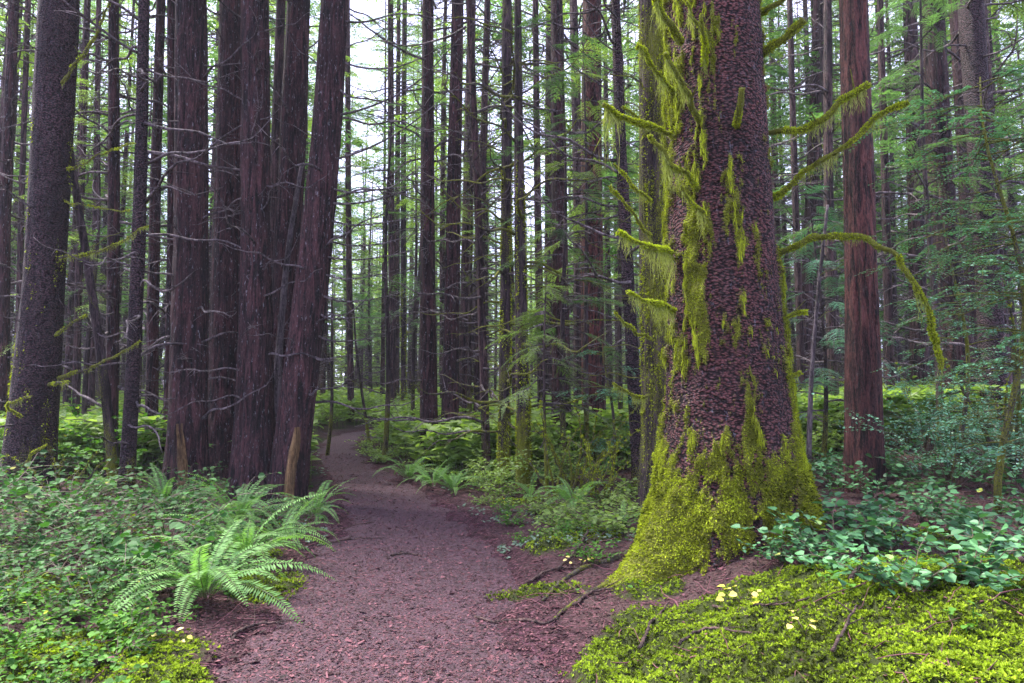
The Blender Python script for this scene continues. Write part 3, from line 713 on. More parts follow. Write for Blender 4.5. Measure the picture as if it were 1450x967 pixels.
LIMBS = [
    ([(1085, 188), (1110, 186), (1150, 178), (1185, 150), (1232, 118)], [5.6, 5.5, 5.4, 5.3, 5.2], .020, .022, .10),
    ([(1085, 285), (1110, 268), (1150, 235), (1205, 200), (1240, 165), (1285, 143)], [5.6, 5.5, 5.35, 5.2, 5.1, 5.0], .020, .012, .10),
    ([(1095, 362), (1120, 350), (1160, 335), (1200, 333), (1250, 350), (1290, 390), (1318, 450), (1328, 520)], [5.6, 5.45, 5.3, 5.15, 5.0, 4.9, 4.9, 4.9], .024, .010, .20),
    ([(1072, 82), (1088, 70), (1110, 50), (1138, 28)], [5.6, 5.5, 5.4, 5.3], .024, .030, .08),
    ([(990, 172), (980, 150), (962, 115), (943, 75)], [5.30, 5.15, 5.0, 4.9], .022, .016, .12),
    ([(950, 190), (930, 182), (890, 165), (852, 148)], [5.5, 5.4, 5.2, 5.1], .018, .014, .26),
    ([(988, 268), (975, 252), (950, 232), (918, 190)], [5.28, 5.15, 5.0, 4.95], .020, .014, .16),
    ([(952, 358), (935, 352), (905, 342), (873, 330)], [5.5, 5.35, 5.2, 5.1], .018, .012, .16),
    ([(1042, 180), (1044, 165), (1050, 128)], [5.28, 5.12, 5.0], .026, .018, .12),
    ([(998, 92), (997, 70), (992, 18)], [5.30, 5.15, 5.05], .018, .010, .10),
    ([(1078, 20), (1095, 8), (1125, -10)], [5.6, 5.45, 5.3], .020, .016, .06),
    ([(965, 60), (945, 30), (925, -10)], [5.4, 5.2, 5.0], .026, .024, .14),
    ([(1098, 452), (1115, 448), (1142, 443)], [5.55, 5.4, 5.3], .013, .010, .03),
    ([(995, 300), (980, 285), (965, 262)], [5.22, 5.1, 5.0], .018, .012, .18),
    ([(955, 130), (938, 112), (922, 95), (902, 62)], [5.5, 5.35, 5.2, 5.1], .016, .010, .14),
    ([(955, 440), (935, 430), (912, 428), (892, 415)], [5.5, 5.35, 5.2, 5.1], .014, .008, .12),
    ([(1000, 45), (985, 30), (975, 0)], [5.3, 5.15, 5.05], .016, .010, .16),
    ([(1100, 542), (1120, 530), (1135, 524)], [5.5, 5.35, 5.3], .014, .008, .05),
]
for k, (pix, Ys, a, b_, hg) in enumerate(LIMBS):
    mossy_limb(spruce, pix, Ys, a, b_, 500 + k, hg, 1.0, org)
# surface roots creeping from the spruce
for k, (pix, Y2) in enumerate([([(900, 800), (862, 826), (825, 848), (785, 878)], [5.4, 5.2, 5.05, 4.8]), ([(878, 790), (850, 800), (805, 818), (768, 852)], [5.8, 5.5, 5.1, 4.7])]):
    pp = np.array([[*(lambda g_: g_)(G(*q)), 0] for q in pix]); pp[:, 2] = surf(pp[:, 0], pp[:, 1]) + .008
    n_ = 24; pts = spline(pp, n_); pts[:, 2] = surf(pts[:, 0], pts[:, 1]) + .006
    mb = MB(); tube(mb, pts - org, np.linspace(.028, .010, n_), 8, rough=.08, rng=r); link('root', mb.mesh('root', M['bark_limb_moss']), spruce)
link('crown', OVER[0], spruce, (0, 0, 8), scale=(1.6, 1.6, 1.4))

# ------------------------------------------------------------------ named trees
A_, pA, rA = conifer('spruce_tree', 'broad scaly-barked spruce with mossy stub limbs near the left edge', 'tree', 9.6, (38, 690), 84, 84, 62, M['bark_spruce'],
                     mid=[(62, 400, 66)], nb=9, bl=(.6, 1.3), sides=120, ridge=.008, flare=.28, seed=3, step=.05)
oA = np.array(A_.location)
for k, (pix, Ys, a, b_, hg) in enumerate([
    ([(88, 118), (105, 95), (130, 60), (156, -5)], [9.3, 9.1, 9.0, 8.9], .030, .018, .05),
    ([(85, 365), (105, 362), (150, 352), (212, 318)], [9.4, 9.3, 9.1, 8.9], .026, .014, .05),
    ([(78, 475), (98, 460), (125, 445)], [9.3, 9.1, 9.0], .024, .016, .05),
    ([(82, 535), (110, 528), (150, 510), (200, 484)], [9.4, 9.3, 9.1, 8.9], .028, .012, .05),
    ([(70, 545), (85, 542), (98, 540)], [9.3, 9.0, 8.9], .03, .02, .05),
    ([(95, 240), (130, 225), (190, 200)], [9.4, 9.2, 9.0], .016, .008, .02),
    ([(30, 590), (10, 575), (45, 560)], [9.2, 8.9, 8.7], .022, .012, .12),
    ([(38, 655), (48, 640), (68, 630)], [9.2, 9.0, 8.9], .024, .014, .10),
    ([(92, 285), (120, 292), (185, 298)], [9.4, 9.2, 9.0], .012, .006, .02)]):
    mossy_limb(A_, pix, Ys, a * .8, b_ * .5, 560 + k, hg, .22, oA, 'bark_limb_moss', .4)

CL = 'redwood cluster'
gC = 'trunks of the redwood cluster left of the trail'
conifer('redwood_tree', 'furrowed redwood at the left of the cluster with a yellow scar at its foot', 'tree', 9.9, (264, 700), 271, 60, 45, M['bark_redwood'], nb=20, side=(-3.6, .4), sides=150, ridge=.016, seed=11, step=.045, group=gC)
conifer('redwood_tree', 'dark redwood standing deepest inside the cluster, between two furrowed trunks', 'tree', 11.2, (318, 690), 328, 66, 34, M['bark_redwood'], nb=12, side=(-3.0, -.1), sides=110, ridge=.015, seed=12, step=.06, group=gC)
conifer('redwood_tree', 'pale-flecked furrowed redwood in the middle of the cluster', 'tree', 9.7, (360, 702), 361, 66, 40, M['bark_redwood'], mid=[(362, 350, 44)], nb=20, side=(-3.0, .2), sides=150, ridge=.018, seed=13, step=.045, group=gC)
conifer('redwood_tree', 'straight dark redwood rising behind the leaning trunk of the cluster', 'tree', 11.0, (392, 690), 423, 50, 33, M['bark_redwood'], nb=12, side=(-3.0, .2), sides=110, ridge=.014, seed=14, step=.06, group=gC)
conifer('redwood_tree', 'slim grey redwood squeezed at the back of the cluster', 'tree', 12.2, (386, 680), 398, 18, 13, M['bark_far'], nb=8, sides=50, ridge=.008, seed=15, group=gC)
LEAN, pL, rL = conifer('redwood_tree', 'redwood leaning right toward the trail, with split pale wood at its foot', 'tree', 9.5, (403, 706), 474, 52, 40, M['bark_redwood'],
        mid=[(422, 560, 54), (447, 350, 50), (465, 150, 44)], nb=14, side=(-2.4, 1.2), sides=150, ridge=.016, seed=16, step=.045, group=gC)
conifer('redwood_tree', 'narrow dark trunk hugging the left back of the redwood cluster', 'tree', 11.6, (238, 680), 243, 17, 13, M['bark_redwood'], nb=8, sides=50, ridge=.008, seed=17, group=gC)
# long bare branches reaching right from the leaning redwood over the trail
oL = np.array(LEAN.location)
for k, (y0, x1, y1, x2, y2) in enumerate([(85, 560, 95, 640, 60), (165, 570, 130, 690, 10), (228, 560, 190, 650, 120), (265, 540, 268, 600, 262), (288, 560, 275, 640, 240), (310, 545, 315, 620, 300),
                                          (338, 540, 345, 590, 330), (362, 550, 362, 600, 350), (385, 520, 392, 570, 380), (415, 520, 425, 575, 412), (440, 500, 450, 550, 450), (30, 560, 20, 640, 30),
                                          (120, 520, 140, 580, 150), (470, 500, 482, 530, 478), (500, 480, 505, 520, 500)]):
    xs_ = np.interp(y0, [0, 150, 350, 560], [474, 465, 447, 422])
    pp = np.array([P(xs_ + 8, y0, 9.5), P((xs_ + x1) / 2, (y0 + y1) / 2 + 6, 9.3), P(x1, y1, 9.1), P(x2, y2, 8.8)]) - oL
    mb = MB(); pts = spline(pp, 26); tt = np.linspace(0, 1, 26); rg = np.random.default_rng(600 + k)
    tube(mb, pts, .013 * (1 - tt) ** .8 + .003, 6)
    for _ in range(4):
        j_ = rg.integers(8, 22); ln = rg.uniform(.12, .4); dd = unit(unit(pts[j_ + 1] - pts[j_]) + rg.normal(0, .55, 3)); t6 = np.linspace(0, 1, 5)[:, None]
        tube(mb, pts[j_] + dd * ln * t6 + [0, 0, -.15 * ln] * t6**2, .004 * (1 - t6[:, 0]) + .0015, 3, cap=False)
    link('branch', mb.mesh('branch', M['bark_limb']), LEAN)
# bare wood scars at the cluster's feet
def scar(parent, pix, Yd, seed):
    """a long sliver of exposed wood, thick in the middle"""
    org_ = np.array(parent.location); V, n_ = [], len(pix)
    L_ = [P(a, y, Yd) - org_ for (a, b, y) in pix]; R_ = [P(b, y, Yd) - org_ for (a, b, y) in pix]
    mb = MB(); vs = []
    for l, r2 in zip(L_, R_):
        for k2 in range(7):
            f = k2 / 6; q = l * (1 - f) + r2 * f; q = q + [0, -.055 * math.sin(f * math.pi) + .02, 0] ; vs.append(q)
    ii = np.arange(n_ - 1)[:, None] * 7 + np.arange(6)[None]; ii = ii.ravel()
    mb.add(vs, np.stack([ii, ii + 1, ii + 8, ii + 7], -1))
    vb = [v + np.array([0, .12, 0]) for v in vs]; mb.add(vb, np.stack([ii + 7, ii + 8, ii + 1, ii], -1))
    tag(link('bare_wood', mb.mesh('bare_wood', M['wood_bare']), parent), 'bare yellow wood where the bark has split away')
RED1 = [o for o in C.objects if o.name.startswith('redwood_tree')][0]
scar(RED1, [(251, 263, 712), (250, 264, 695), (251, 260, 672), (249, 258, 650), (251, 255, 625), (250, 252, 610), (251, 252, 600)], 9.9 - .40, 1)
scar(LEAN, [(402, 411, 712), (401, 412, 695), (403, 414, 675), (405, 416, 658), (408, 420, 640), (413, 421, 622), (417, 420, 605)], 9.5 - .38, 2)
# leaning dead snag against the cluster
o0 = P(392, 560, 10.3); sn = thing('dead_snag', (o0[0], 10.3, float(ground_h(o0[0], 10.3)))); tag(sn, 'thin grey dead pole leaning behind the leaning redwood', 'dead tree')
pp = np.array([P(384, 690, 10.3), P(395, 500, 10.3), P(410, 340, 10.3), P(428, 232, 10.3)]) - np.array(sn.location)
mb = MB(); tube(mb, spline(pp, 40), np.linspace(.07, .03, 40), 12, rough=.07, rng=rng); link('trunk', mb.mesh('trunk', M['bark_limb']), sn)

SL_ = conifer('conifer', 'thick moss-sleeved trunk standing close behind the left side of the huge spruce', 'tree', 7.9, (932, 720), 925, 46, 40, M['bark_sleeve'], nb=14, bl=(.4, .9), side=(2.2, 4.4), sides=120, ridge=.022, seed=21, moss=True, step=.04)
for k_, (pix_, Ys_) in enumerate([([(922, 285), (900, 265), (868, 232)], [7.7, 7.5, 7.3]), ([(922, 335), (895, 300), (862, 262)], [7.7, 7.5, 7.3]), ([(920, 180), (905, 165), (880, 150)], [7.7, 7.5, 7.4]), ([(922, 480), (900, 470), (872, 440)], [7.7, 7.5, 7.3]), ([(920, 560), (900, 560), (868, 540)], [7.7, 7.5, 7.3])]):
    mossy_limb(SL_[0], pix_, Ys_, .016, .008, 620 + k_, .08, .4, np.array(SL_[0].location))
SLEEVES = [(*SL_, 13000, 11, .05, 0, 6.2, 0), (A_, pA, rA, 5000, 12, .42, 0.2, 5.5, 0)]
E_, pE, rE = conifer('redwood_tree', 'straight reddish redwood standing alone just right of the huge spruce', 'tree', 8.4, (1225, 708), 1208, 60, 42, M['bark_red'], mid=[(1218, 350, 48)], nb=5, bl=(.4, .9), side=(-.8, .9), sides=150, ridge=.014, seed=22, step=.045, flare=.15)
conifer('conifer', 'grey-violet trunk near the right edge, half hidden by leafy sprays', 'tree', 11.5, (1412, 600), 1374, 46, 40, M['bark_spruce'], mid=[(1393, 300, 38)], nb=26, bl=(1.2, 2.6), sides=70, ridge=.006, seed=23)
conifer('redwood_tree', 'dark thick redwood with many bare twigs, left of the grey-violet trunk by the right edge', 'tree', 12.5, (1362, 612), 1320, 68, 32, M['bark_redwood'], mid=[(1335, 300, 42)], nb=34, bl=(1.2, 2.6), sides=80, ridge=.016, seed=24)
conifer('conifer', 'slim dark trunk wedged behind the twiggy redwood at right', 'tree', 13.5, (1385, 590), 1352, 26, 18, M['bark_far'], nb=20, bl=(1.2, 2.4), sides=40, ridge=.008, seed=25)
conifer('conifer', 'slender brown trunk midway between the lone redwood and the twiggy redwood', 'tree', 14.5, (1302, 600), 1288, 30, 20, M['bark_far'], nb=26, bl=(1.2, 2.6), sides=40, ridge=.008, seed=26)
conifer('conifer', 'thin trunk just to the right of the lone redwood', 'tree', 13.0, (1262, 640), 1246, 16, 9, M['bark_far'], nb=16, bl=(1, 2), sides=30, ridge=.006, seed=27)
conifer('conifer', 'slender trunk between the huge spruce and the lone redwood', 'tree', 12.0, (1182, 640), 1172, 17, 12, M['bark_far'], nb=20, bl=(1, 2.1), sides=30, ridge=.006, seed=28)
conifer('conifer', 'thin trunk close behind the right side of the huge spruce', 'tree', 13.8, (1138, 620), 1118, 12, 8, M['bark_far'], nb=14, bl=(1, 2), sides=30, ridge=.006, seed=29)
# left background, table: base px,py, top px, wb, wt, Y, label
for k, (bx, by, tx, wb, wt, Yd, mt, lab) in enumerate([
    (4, 660, 20, 22, 15, 13.0, 'bark_redwood', 'dark trunk cut by the left edge of the view'),
    (22, 650, 40, 10, 8, 16.0, 'bark_far', 'pencil-thin trunk left of the scaly spruce'),
    (106, 650, 124, 12, 9, 15.0, 'bark_far', 'thin trunk just right of the scaly spruce'),
    (156, 690, 161, 22, 15, 11.0, 'bark_redwood', 'dark slim trunk rising behind the leaning mossy stem'),
    (178, 712, 204, 24, 16, 9.2, 'bark_spruce', 'slim grey-violet trunk standing alone between spruce and cluster'),
    (214, 672, 228, 20, 13, 11.8, 'bark_redwood', 'dark slim trunk between the slim grey-violet trunk and the cluster'),
    (126, 660, 140, 11, 7, 17.0, 'bark_far', 'very thin far trunk seen over the mossy fallen sticks'),
    (608, 662, 606, 27, 16, 13.2, 'bark_redwood', 'dark straight trunk with a moss-flecked bark, first right of the trail bend'),
    (636, 666, 648, 27, 17, 13.0, 'bark_redwood', 'straight trunk of the near pair right of the trail bend'),
    (690, 690, 664, 12, 9, 11.0, 'bark_far', 'thin pole-like trunk leaning left, right of the dark pair'),
    (713, 692, 718, 18, 13, 10.8, 'bark_mossy', 'slim mossy-footed trunk right of the leaning pole'),
    (743, 698, 733, 22, 9, 10.4, 'bark_mossy', 'moss-booted trunk nearest the twiggy mossy brush'),
    (676, 665, 690, 14, 8, 15.0, 'bark_far', 'thin trunk seen behind the leaning pole'),
    (796, 665, 788, 30, 17, 12.2, 'bark_redwood', 'dark trunk with leafy sprays crossing it, in the middle of the view'),
    (842, 660, 838, 37, 27, 12.6, 'bark_red', 'thick reddish trunk left of the leaning pole beside the huge spruce'),
    (822, 640, 812, 20, 11, 16.0, 'bark_far', 'slender trunk just left of the thick reddish trunk'),
    (908, 690, 871, 22, 13, 9.4, 'bark_spruce', 'smooth slim trunk leaning left in front of the mossy-sleeved trunk'),
    (655, 650, 668, 20, 12, 16.0, 'bark_far', 'trunk standing just behind the near pair'),
    (768, 650, 758, 12, 8, 15.5, 'bark_far', 'thin trunk left of the dark trunk with leafy sprays'),
    (557, 600, 553, 11, 8, 21.0, 'bark_far', 'slim trunk over the bushes at the outside of the trail bend'),
    (572, 600, 573, 9, 7, 23.0, 'bark_mossy', 'slim moss-tinted trunk over the bushes right of the trail bend'),
    (498, 560, 492, 10, 7, 26.0, 'bark_far', 'slim trunk beyond the end of the trail'),
]):
    q_ = conifer('conifer', lab, 'tree', Yd, (bx, by), tx, wb, wt, M[mt], nb=(30 if Yd < 14 else 26), bl=(.8, 2.1), sides=48, ridge=.008, seed=40 + k, moss=(mt == 'bark_mossy'), H=16 + k % 4, step=.1, zr=(.6, None), flare=.3)
    if mt == 'bark_mossy': SLEEVES.append((*q_, 6000, 20 + k, .0, 0, 5, .05))

def trunk_moss(root, pts, rad, n, seed, thr, z0, z1, zbias=0.0):
    """soft moss growing on a trunk's bark"""
    r = np.random.default_rng(seed); z = r.uniform(z0, z1, n * 3); a = r.random(n * 3) * 6.283
    m_ = fbm(np.cos(a) * 2.2, np.sin(a) * 2.2, z * 1.6, 4, seed) + .5 * fbm(np.cos(a) * 9, np.sin(a) * 9, z * 6, 2, seed + 1) - zbias * (z - z0) > thr
    z, a = z[m_][:n], a[m_][:n]; n = len(z); R = np.interp(z, pts[:, 2], rad) * 1.02
    p = np.stack([np.interp(z, pts[:, 2], pts[:, 0]) + R * np.cos(a), np.interp(z, pts[:, 2], pts[:, 1]) + R * np.sin(a), z], -1)
    nr = np.stack([np.cos(a), np.sin(a), 0 * a], -1); D = unit(nr * .6 + r.normal(0, .4, nr.shape) + [0, 0, -.5]); S = r.uniform(.015, .05, n)
    mb = MB(); stamp(mb, *BLADE, D, r.normal(size=D.shape), p, S, np.clip(r.normal(.42, .22, n), 0, 1), 0, S * .35)
    tag(link('moss', mb.mesh('moss', M['moss'], False), root), kind='stuff')
for o_, p_, r_, n_, sd_, th_, za_, zb_, bi_ in SLEEVES: trunk_moss(o_, p_, r_, n_, sd_, th_, za_, zb_, bi_)

# leaning mossy stem + saplings
def stem_thing(name, label, pix, Yd, r0, r1, seed, mat='bark_mossy', cat='sapling', hang=.05, tw=3):
    o0 = P(*pix[0], Yd); gz = float(ground_h(o0[0], Yd)); t = thing(name, (o0[0], Yd, gz)); tag(t, label, cat)
    pp = np.array([P(*q, Yd) for q in pix]) - np.array([o0[0], Yd, gz]); pp[0][2] = -.05
    pts = spline(pp, 40); mb = MB(); tube(mb, pts, np.linspace(r0, r1, 40), 10, rough=.05, rng=np.random.default_rng(seed)); link('trunk', mb.mesh('trunk', M[mat]), t)
    r = np.random.default_rng(seed)
    for i in range(tw):
        c = pts[r.integers(12, 38)]; link('branch', DEADM[r.integers(6)], t, c, rot=(0, -r.uniform(.1, .7), r.random() * 6.28), scale=r.uniform(.3, .8))
    return t
stem_thing('leaning_stem', 'mossy slender stem leaning left among the trunks right of the scaly spruce', [(162, 700), (150, 560), (128, 400), (105, 255), (90, 150)], 9.9, .075, .045, 1, tw=4)
stem_thing('sapling', 'thin mossy sapling leaning at the outside of the trail bend', [(524, 628), (516, 580), (505, 500), (500, 430)], 17.5, .045, .02, 2, tw=8)
stem_thing('sapling', 'thin mossy sapling standing left of the trail bend', [(463, 652), (469, 590), (470, 500), (470, 420)], 15.5, .045, .02, 3, tw=8)
stem_thing('sapling', 'thin bare sapling slanting between the huge spruce and the lone redwood', [(1142, 640), (1150, 520), (1160, 400), (1172, 290)], 8.8, .035, .018, 4, mat='bark_limb', tw=5)

# ------------------------------------------------------------------ background forest
BG = []
for i in range(9):
    H = 15 + 2 * (i % 4); r = np.random.default_rng(700 + i)
    bend = lambda z, a=r.normal(0, .02), b=r.normal(0, .3), H=H: np.array([a * z + b * np.sin(z / H * 3), 0, 0])
    zc = np.linspace(-.3, H, 9); cp = [bend(z) + [0, 0, z] for z in zc]; rb = .075 + .018 * (i % 5)
    me, _, _ = trunk_mesh('trunk', cp, np.linspace(rb, .02, 9), M['bark_far'] if i % 2 else M['bark_mossy'], 14, .35, .004, 9, .3, .5, 700 + i)
    z0 = (3.0, 5.5, 4.2, 7.0)[i % 4]
    cr = crown_mesh('crown', 720 + i, z0, H, int((H - z0) * 4.6), 2.3, SPRAY_FAR, 'hemlock_light' if i % 2 else 'hemlock', (95, .8, z0 + 6), 1.8, bend)
    BG.append((me, cr))
occupied = [(o.location.x, o.location.y) for o in C.objects if o.parent is None and o.type == 'EMPTY']
r = np.random.default_rng(77); bgt = []
tries = 0
while len(bgt) < 258 and tries < 20000:
    tries += 1
    Yd = 14.5 + 48 * r.random() ** .85; x = (r.random() * 2 - 1) * (.80 * Yd + 2)
    if abs(x - float(path_x(Yd))) < 1.3 + (0.9 if Yd < 30 else 0): continue
    px = 725 + x / Yd * F
    if 455 < px < 600 and Yd < 24: continue
    if 478 < px < 522 and Yd < 46: continue
    if min(((x - a) ** 2 + (Yd - b) ** 2) for a, b in occupied) < 1.5 ** 2: continue
    occupied.append((x, Yd)); bgt.append((x, Yd, px))
ZONES = [(-999, 60, 'left of the scaly spruce'), (60, 240, 'between scaly spruce and cluster'), (240, 440, 'behind the redwood cluster'),
         (440, 610, 'beyond the trail bend'), (610, 760, 'behind the dark pair of trunks'), (760, 945, 'left of the huge spruce'), (945, 1110, 'behind the huge spruce'),
         (1110, 1300, 'around the lone reddish redwood'), (1300, 9999, 'by the right edge')]
ORD = ['first', 'second', 'third', 'fourth', 'fifth', 'sixth', 'seventh', 'eighth', 'ninth', 'tenth', 'eleventh', 'twelfth', 'thirteenth', 'fourteenth', 'fifteenth', 'sixteenth']
for a, b, zn in ZONES:
    for y0, y1, row in ((14, 24, 'nearest'), (24, 36, 'middle'), (36, 49, 'farther'), (49, 70, 'farthest')):
        S_ = sorted([t for t in bgt if a <= t[2] < b and y0 <= t[1] < y1], key=lambda t: t[2])
        for k, (x, Yd, px) in enumerate(S_):
            v = r.integers(len(BG)); sc = r.uniform(.85, 1.5); o = thing('conifer', (x, Yd, float(ground_h(x, Yd))), r.random() * 6.28, (sc, sc, sc * r.uniform(.95, 1.3)))
            if len(S_) == 1: lb = 'slim conifer, only one of the %s row %s' % (row, zn)
            else: lb = '%s slim conifer from left in the %s row %s' % (ORD[min(k, 15)], row, zn)
            tag(o, lb, 'tree', 'slim conifers of the background forest')
            link('trunk', BG[v][0], o); link('crown', BG[v][1], o)
# distant wood as one mass
r = np.random.default_rng(88); mb = MB(); SF = [spray(160 + i, L=2.2, nside=6, blen=.5, bw=.2, step=.4, twig=False) for i in range(3)]
for i in range(420):
    Yd = 66 + 55 * r.random(); x = (r.random() * 2 - 1) * (.82 * Yd + 6); gz = float(base_h(x, Yd)); H = r.uniform(16, 26)
    t = np.linspace(0, 1, 5); tube(mb, np.stack([x + 0 * t, Yd + 0 * t, gz - .2 + H * t], -1), .2 * (1 - t) + .03, 5, mat=1, cap=False)
    for _ in range(52):
        z = r.uniform(.3, H); sc = r.uniform(.7, 1.4) * (1.25 - .8 * z / H)
        mb.merge(SF[r.integers(3)], rotm(r.random() * 6.28, r.uniform(-.2, .2)) * sc, [x, Yd, gz + z])
o = link('distant_forest', mb.mesh('distant_forest', [M['hemlock_light'], M['bark_far']], False)); tag(o, 'pale hazy mass of far conifers closing off the view', 'forest', kind='stuff')

# ------------------------------------------------------------------ leafy saplings (hemlock sprays in the middle distance)
def leafy(name, label, pxpy, Yd, z0, z1, nb, L, seed, needle, lod=SPRAY_NEAR, cat='young tree', grp=None, rt=.03, base_py=None):
    p = P(*pxpy, Yd); gz = float(ground_h(p[0], Yd)); t = thing(name, (p[0], Yd, gz)); tag(t, label, cat, grp)
    zc = np.linspace(-.1, z1 * 1.03, 8); rg = np.random.default_rng(seed); bx = rg.normal(0, .06)
    pos = lambda z: np.array([bx * math.sin(z), .0, 0])
    me, _, _ = trunk_mesh('trunk', [pos(z) + [0, 0, z] for z in zc], np.linspace(rt, .006, 8), M['bark_mossy'], 10, .15, 0, 9, .2, .2, seed); link('trunk', me, t)
    cr = crown_mesh('crown', seed, z0, z1, nb, L, lod, needle, (8, .3, z0 + 1), .7, pos); link('crown', cr, t)
gy = 'young hemlocks growing under the tall trunks'
leafy('hemlock_sapling', 'bushy light green young hemlock in the middle, right of the mossy-booted trunk', (775, 640), 9.6, .9, 3.0, 18, .85, 801, 'hemlock_light', grp=gy)
leafy('hemlock_sapling', 'tall loose young hemlock with sprays crossing the dark middle trunk', (800, 640), 10.5, 2.2, 7.2, 34, 1.5, 802, 'hemlock', grp=gy, rt=.05)
leafy('hemlock_sapling', 'bright green hemlock sprays in front of the thick reddish trunk', (832, 640), 11.0, 3.2, 7.4, 24, 1.4, 803, 'hemlock_light', grp=gy, rt=.05)
leafy('hemlock_sapling', 'young hemlock with high sprays right of the leaning redwood', (545, 640), 14.5, 5.6, 9.6, 26, 1.7, 804, 'hemlock', SPRAY_MID, grp=gy, rt=.06)
leafy('hemlock_sapling', 'young hemlock behind the bushes at the trail bend', (585, 620), 16.5, 2.5, 8, 30, 1.6, 805, 'hemlock', SPRAY_MID, grp=gy, rt=.06)
leafy('hemlock_sapling', 'young hemlock with blue green sprays between the huge spruce and the lone redwood', (1165, 640), 10.0, .8, 4.0, 34, 1.2, 806, 'huckle', grp=gy, rt=.04)
leafy('hemlock_sapling', 'young hemlock spreading above the right part of the view', (1330, 600), 10.5, 3.5, 8.5, 32, 1.6, 807, 'hemlock', grp=gy, rt=.06)
leafy('hemlock_sapling', 'slight young hemlock at the left edge behind the scaly spruce', (120, 640), 14.0, 2.5, 8.5, 34, 1.6, 808, 'hemlock_light', SPRAY_MID, grp=gy, rt=.06)
leafy('hemlock_sapling', 'young hemlock behind the slim grey-violet trunk', (190, 640), 15.5, 3, 9, 34, 1.7, 809, 'hemlock', SPRAY_MID, grp=gy, rt=.06)
leafy('hemlock_sapling', 'young hemlock between the near pair and the leaning pole', (665, 640), 15.0, 2, 9, 36, 1.5, 810, 'hemlock_light', SPRAY_MID, grp=gy, rt=.06)
leafy('hemlock_sapling', 'young hemlock filling the gap left of the mossy-sleeved trunk', (880, 640), 14.0, 2.4, 9.5, 40, 1.6, 811, 'hemlock_light', SPRAY_MID, grp=gy, rt=.06)

# ------------------------------------------------------------------ ferns
def frond_mesh(seed, L=1.0, wmax=.10, arch=1.0):
    r = np.random.default_rng(seed); n = 44; t = np.linspace(0, 1, n)
    el0, el1 = r.uniform(1.0, 1.25), -r.uniform(.25, .9) * arch
    el = el0 + (el1 - el0) * t**.9; ds = L / (n - 1)
    pts = np.stack([np.concatenate([[0], np.cumsum(np.cos(el[:-1]) * ds)]), .05 * L * t**2 * r.normal(), np.concatenate([[0], np.cumsum(np.sin(el[:-1]) * ds)])], -1)
    mb = MB(); tube(mb, pts, .0032 * (1 - t) + .0012, 4, mat=1, cap=False)
    s = np.linspace(.14, .995, 42); B = np.stack([np.interp(s, t, pts[:, k]) for k in range(3)], -1)
    tg = unit(np.stack([np.interp(s, t, np.gradient(pts[:, k])) for k in range(3)], -1)); up = unit(np.cross(tg, [0, 1, 0]) * -1); up = np.where(up[:, 2:3] < 0, -up, up)
    prof = wmax * np.minimum(1, (s - .05) / .25) * (1 - s**2.6) ** .8 + .008
    for sg in (-1, 1):
        D = unit(tg * .32 + np.array([0, sg, 0]) - up * r.uniform(.05, .28, (42, 1)) + r.normal(0, .07, (42, 3)))
        stamp(mb, *BLADE, D, up + r.normal(0, .15, up.shape), B, prof * r.uniform(.85, 1.08, 42), np.clip(.35 + .35 * s + r.normal(0, .1, 42), 0, 1), 0, .0165 * (.5 + .6 * prof / wmax))
    return mb
FR = [frond_mesh(900 + i, 1.0, .095, 1 + .2 * (i % 3)) for i in range(7)]
FRM = [f.mesh('frond', [M['fern'], M['stem_green']], False) for f in FR]
FRD = [f.mesh('dead_frond', [M['fern_dead'], M['stem']], False) for f in FR[:2]]
def fern(x, y, size, nf, seed, label, group='sword ferns growing beside the trail', parts=True, z=None):
    r = np.random.default_rng(seed); t = thing('sword_fern', (x, y, float(surf(x, y)) - .02), r.random() * 6.28); tag(t, label, 'fern', group)
    for k in range(nf):
        az = k * 2.4 + r.normal(0, .25); link('frond', FRM[r.integers(7)], t, (math.cos(az) * .03, math.sin(az) * .03, 0), rot=(r.normal(0, .18), r.uniform(-.6, .2), az), scale=size * r.uniform(.62, 1.1))
    for k in range(3):
        az = r.random() * 6.28; tag(link('frond', FRD[k % 2], t, (0, 0, 0), rot=(r.normal(0, .2), r.uniform(.6, .9), az), scale=size * r.uniform(.4, .6)), 'withered brown frond')
    return t
FERNS = [((278, 850), 1.0, 22, 'big arching sword fern at the left edge of the trail, nearest of all'),
         ((335, 800), .95, 22, 'sword fern overlapping just behind the biggest fern left of the trail'),
         ((330, 748), .95, 20, 'upright sword fern in front of the redwood cluster'),
         ((392, 770), .7, 16, 'sword fern leaning toward the trail below the leaning redwood'),
         ((440, 735), .75, 16, 'sword fern at the trail edge right of the leaning redwood'),
         ((225, 722), .75, 14, 'dark sword fern in front of the gap left of the redwood cluster'),
         ((812, 726), .75, 16, 'sword fern on the bank below the mossy brush right of the trail'),
         ((135, 700), .7, 12, 'sword fern at the foot of the scaly spruce'),
         ((610, 690), .8, 14, 'sword fern below the dark pair of trunks'),
         ((640, 700), .75, 14, 'low sword fern right of the dark pair of trunks'),
         ((575, 680), .8, 14, 'sword fern on the outside of the trail bend'),
         ((880, 752), .45, 10, 'small sword fern on the mossy hump left of the huge spruce')]
for k, (pp, sz_, nf, lab) in enumerate(FERNS):
    gx, gyy = G(*pp); fern(gx + .02, gyy + .1, sz_ * .95, int(nf * 1.45), 920 + k, lab)
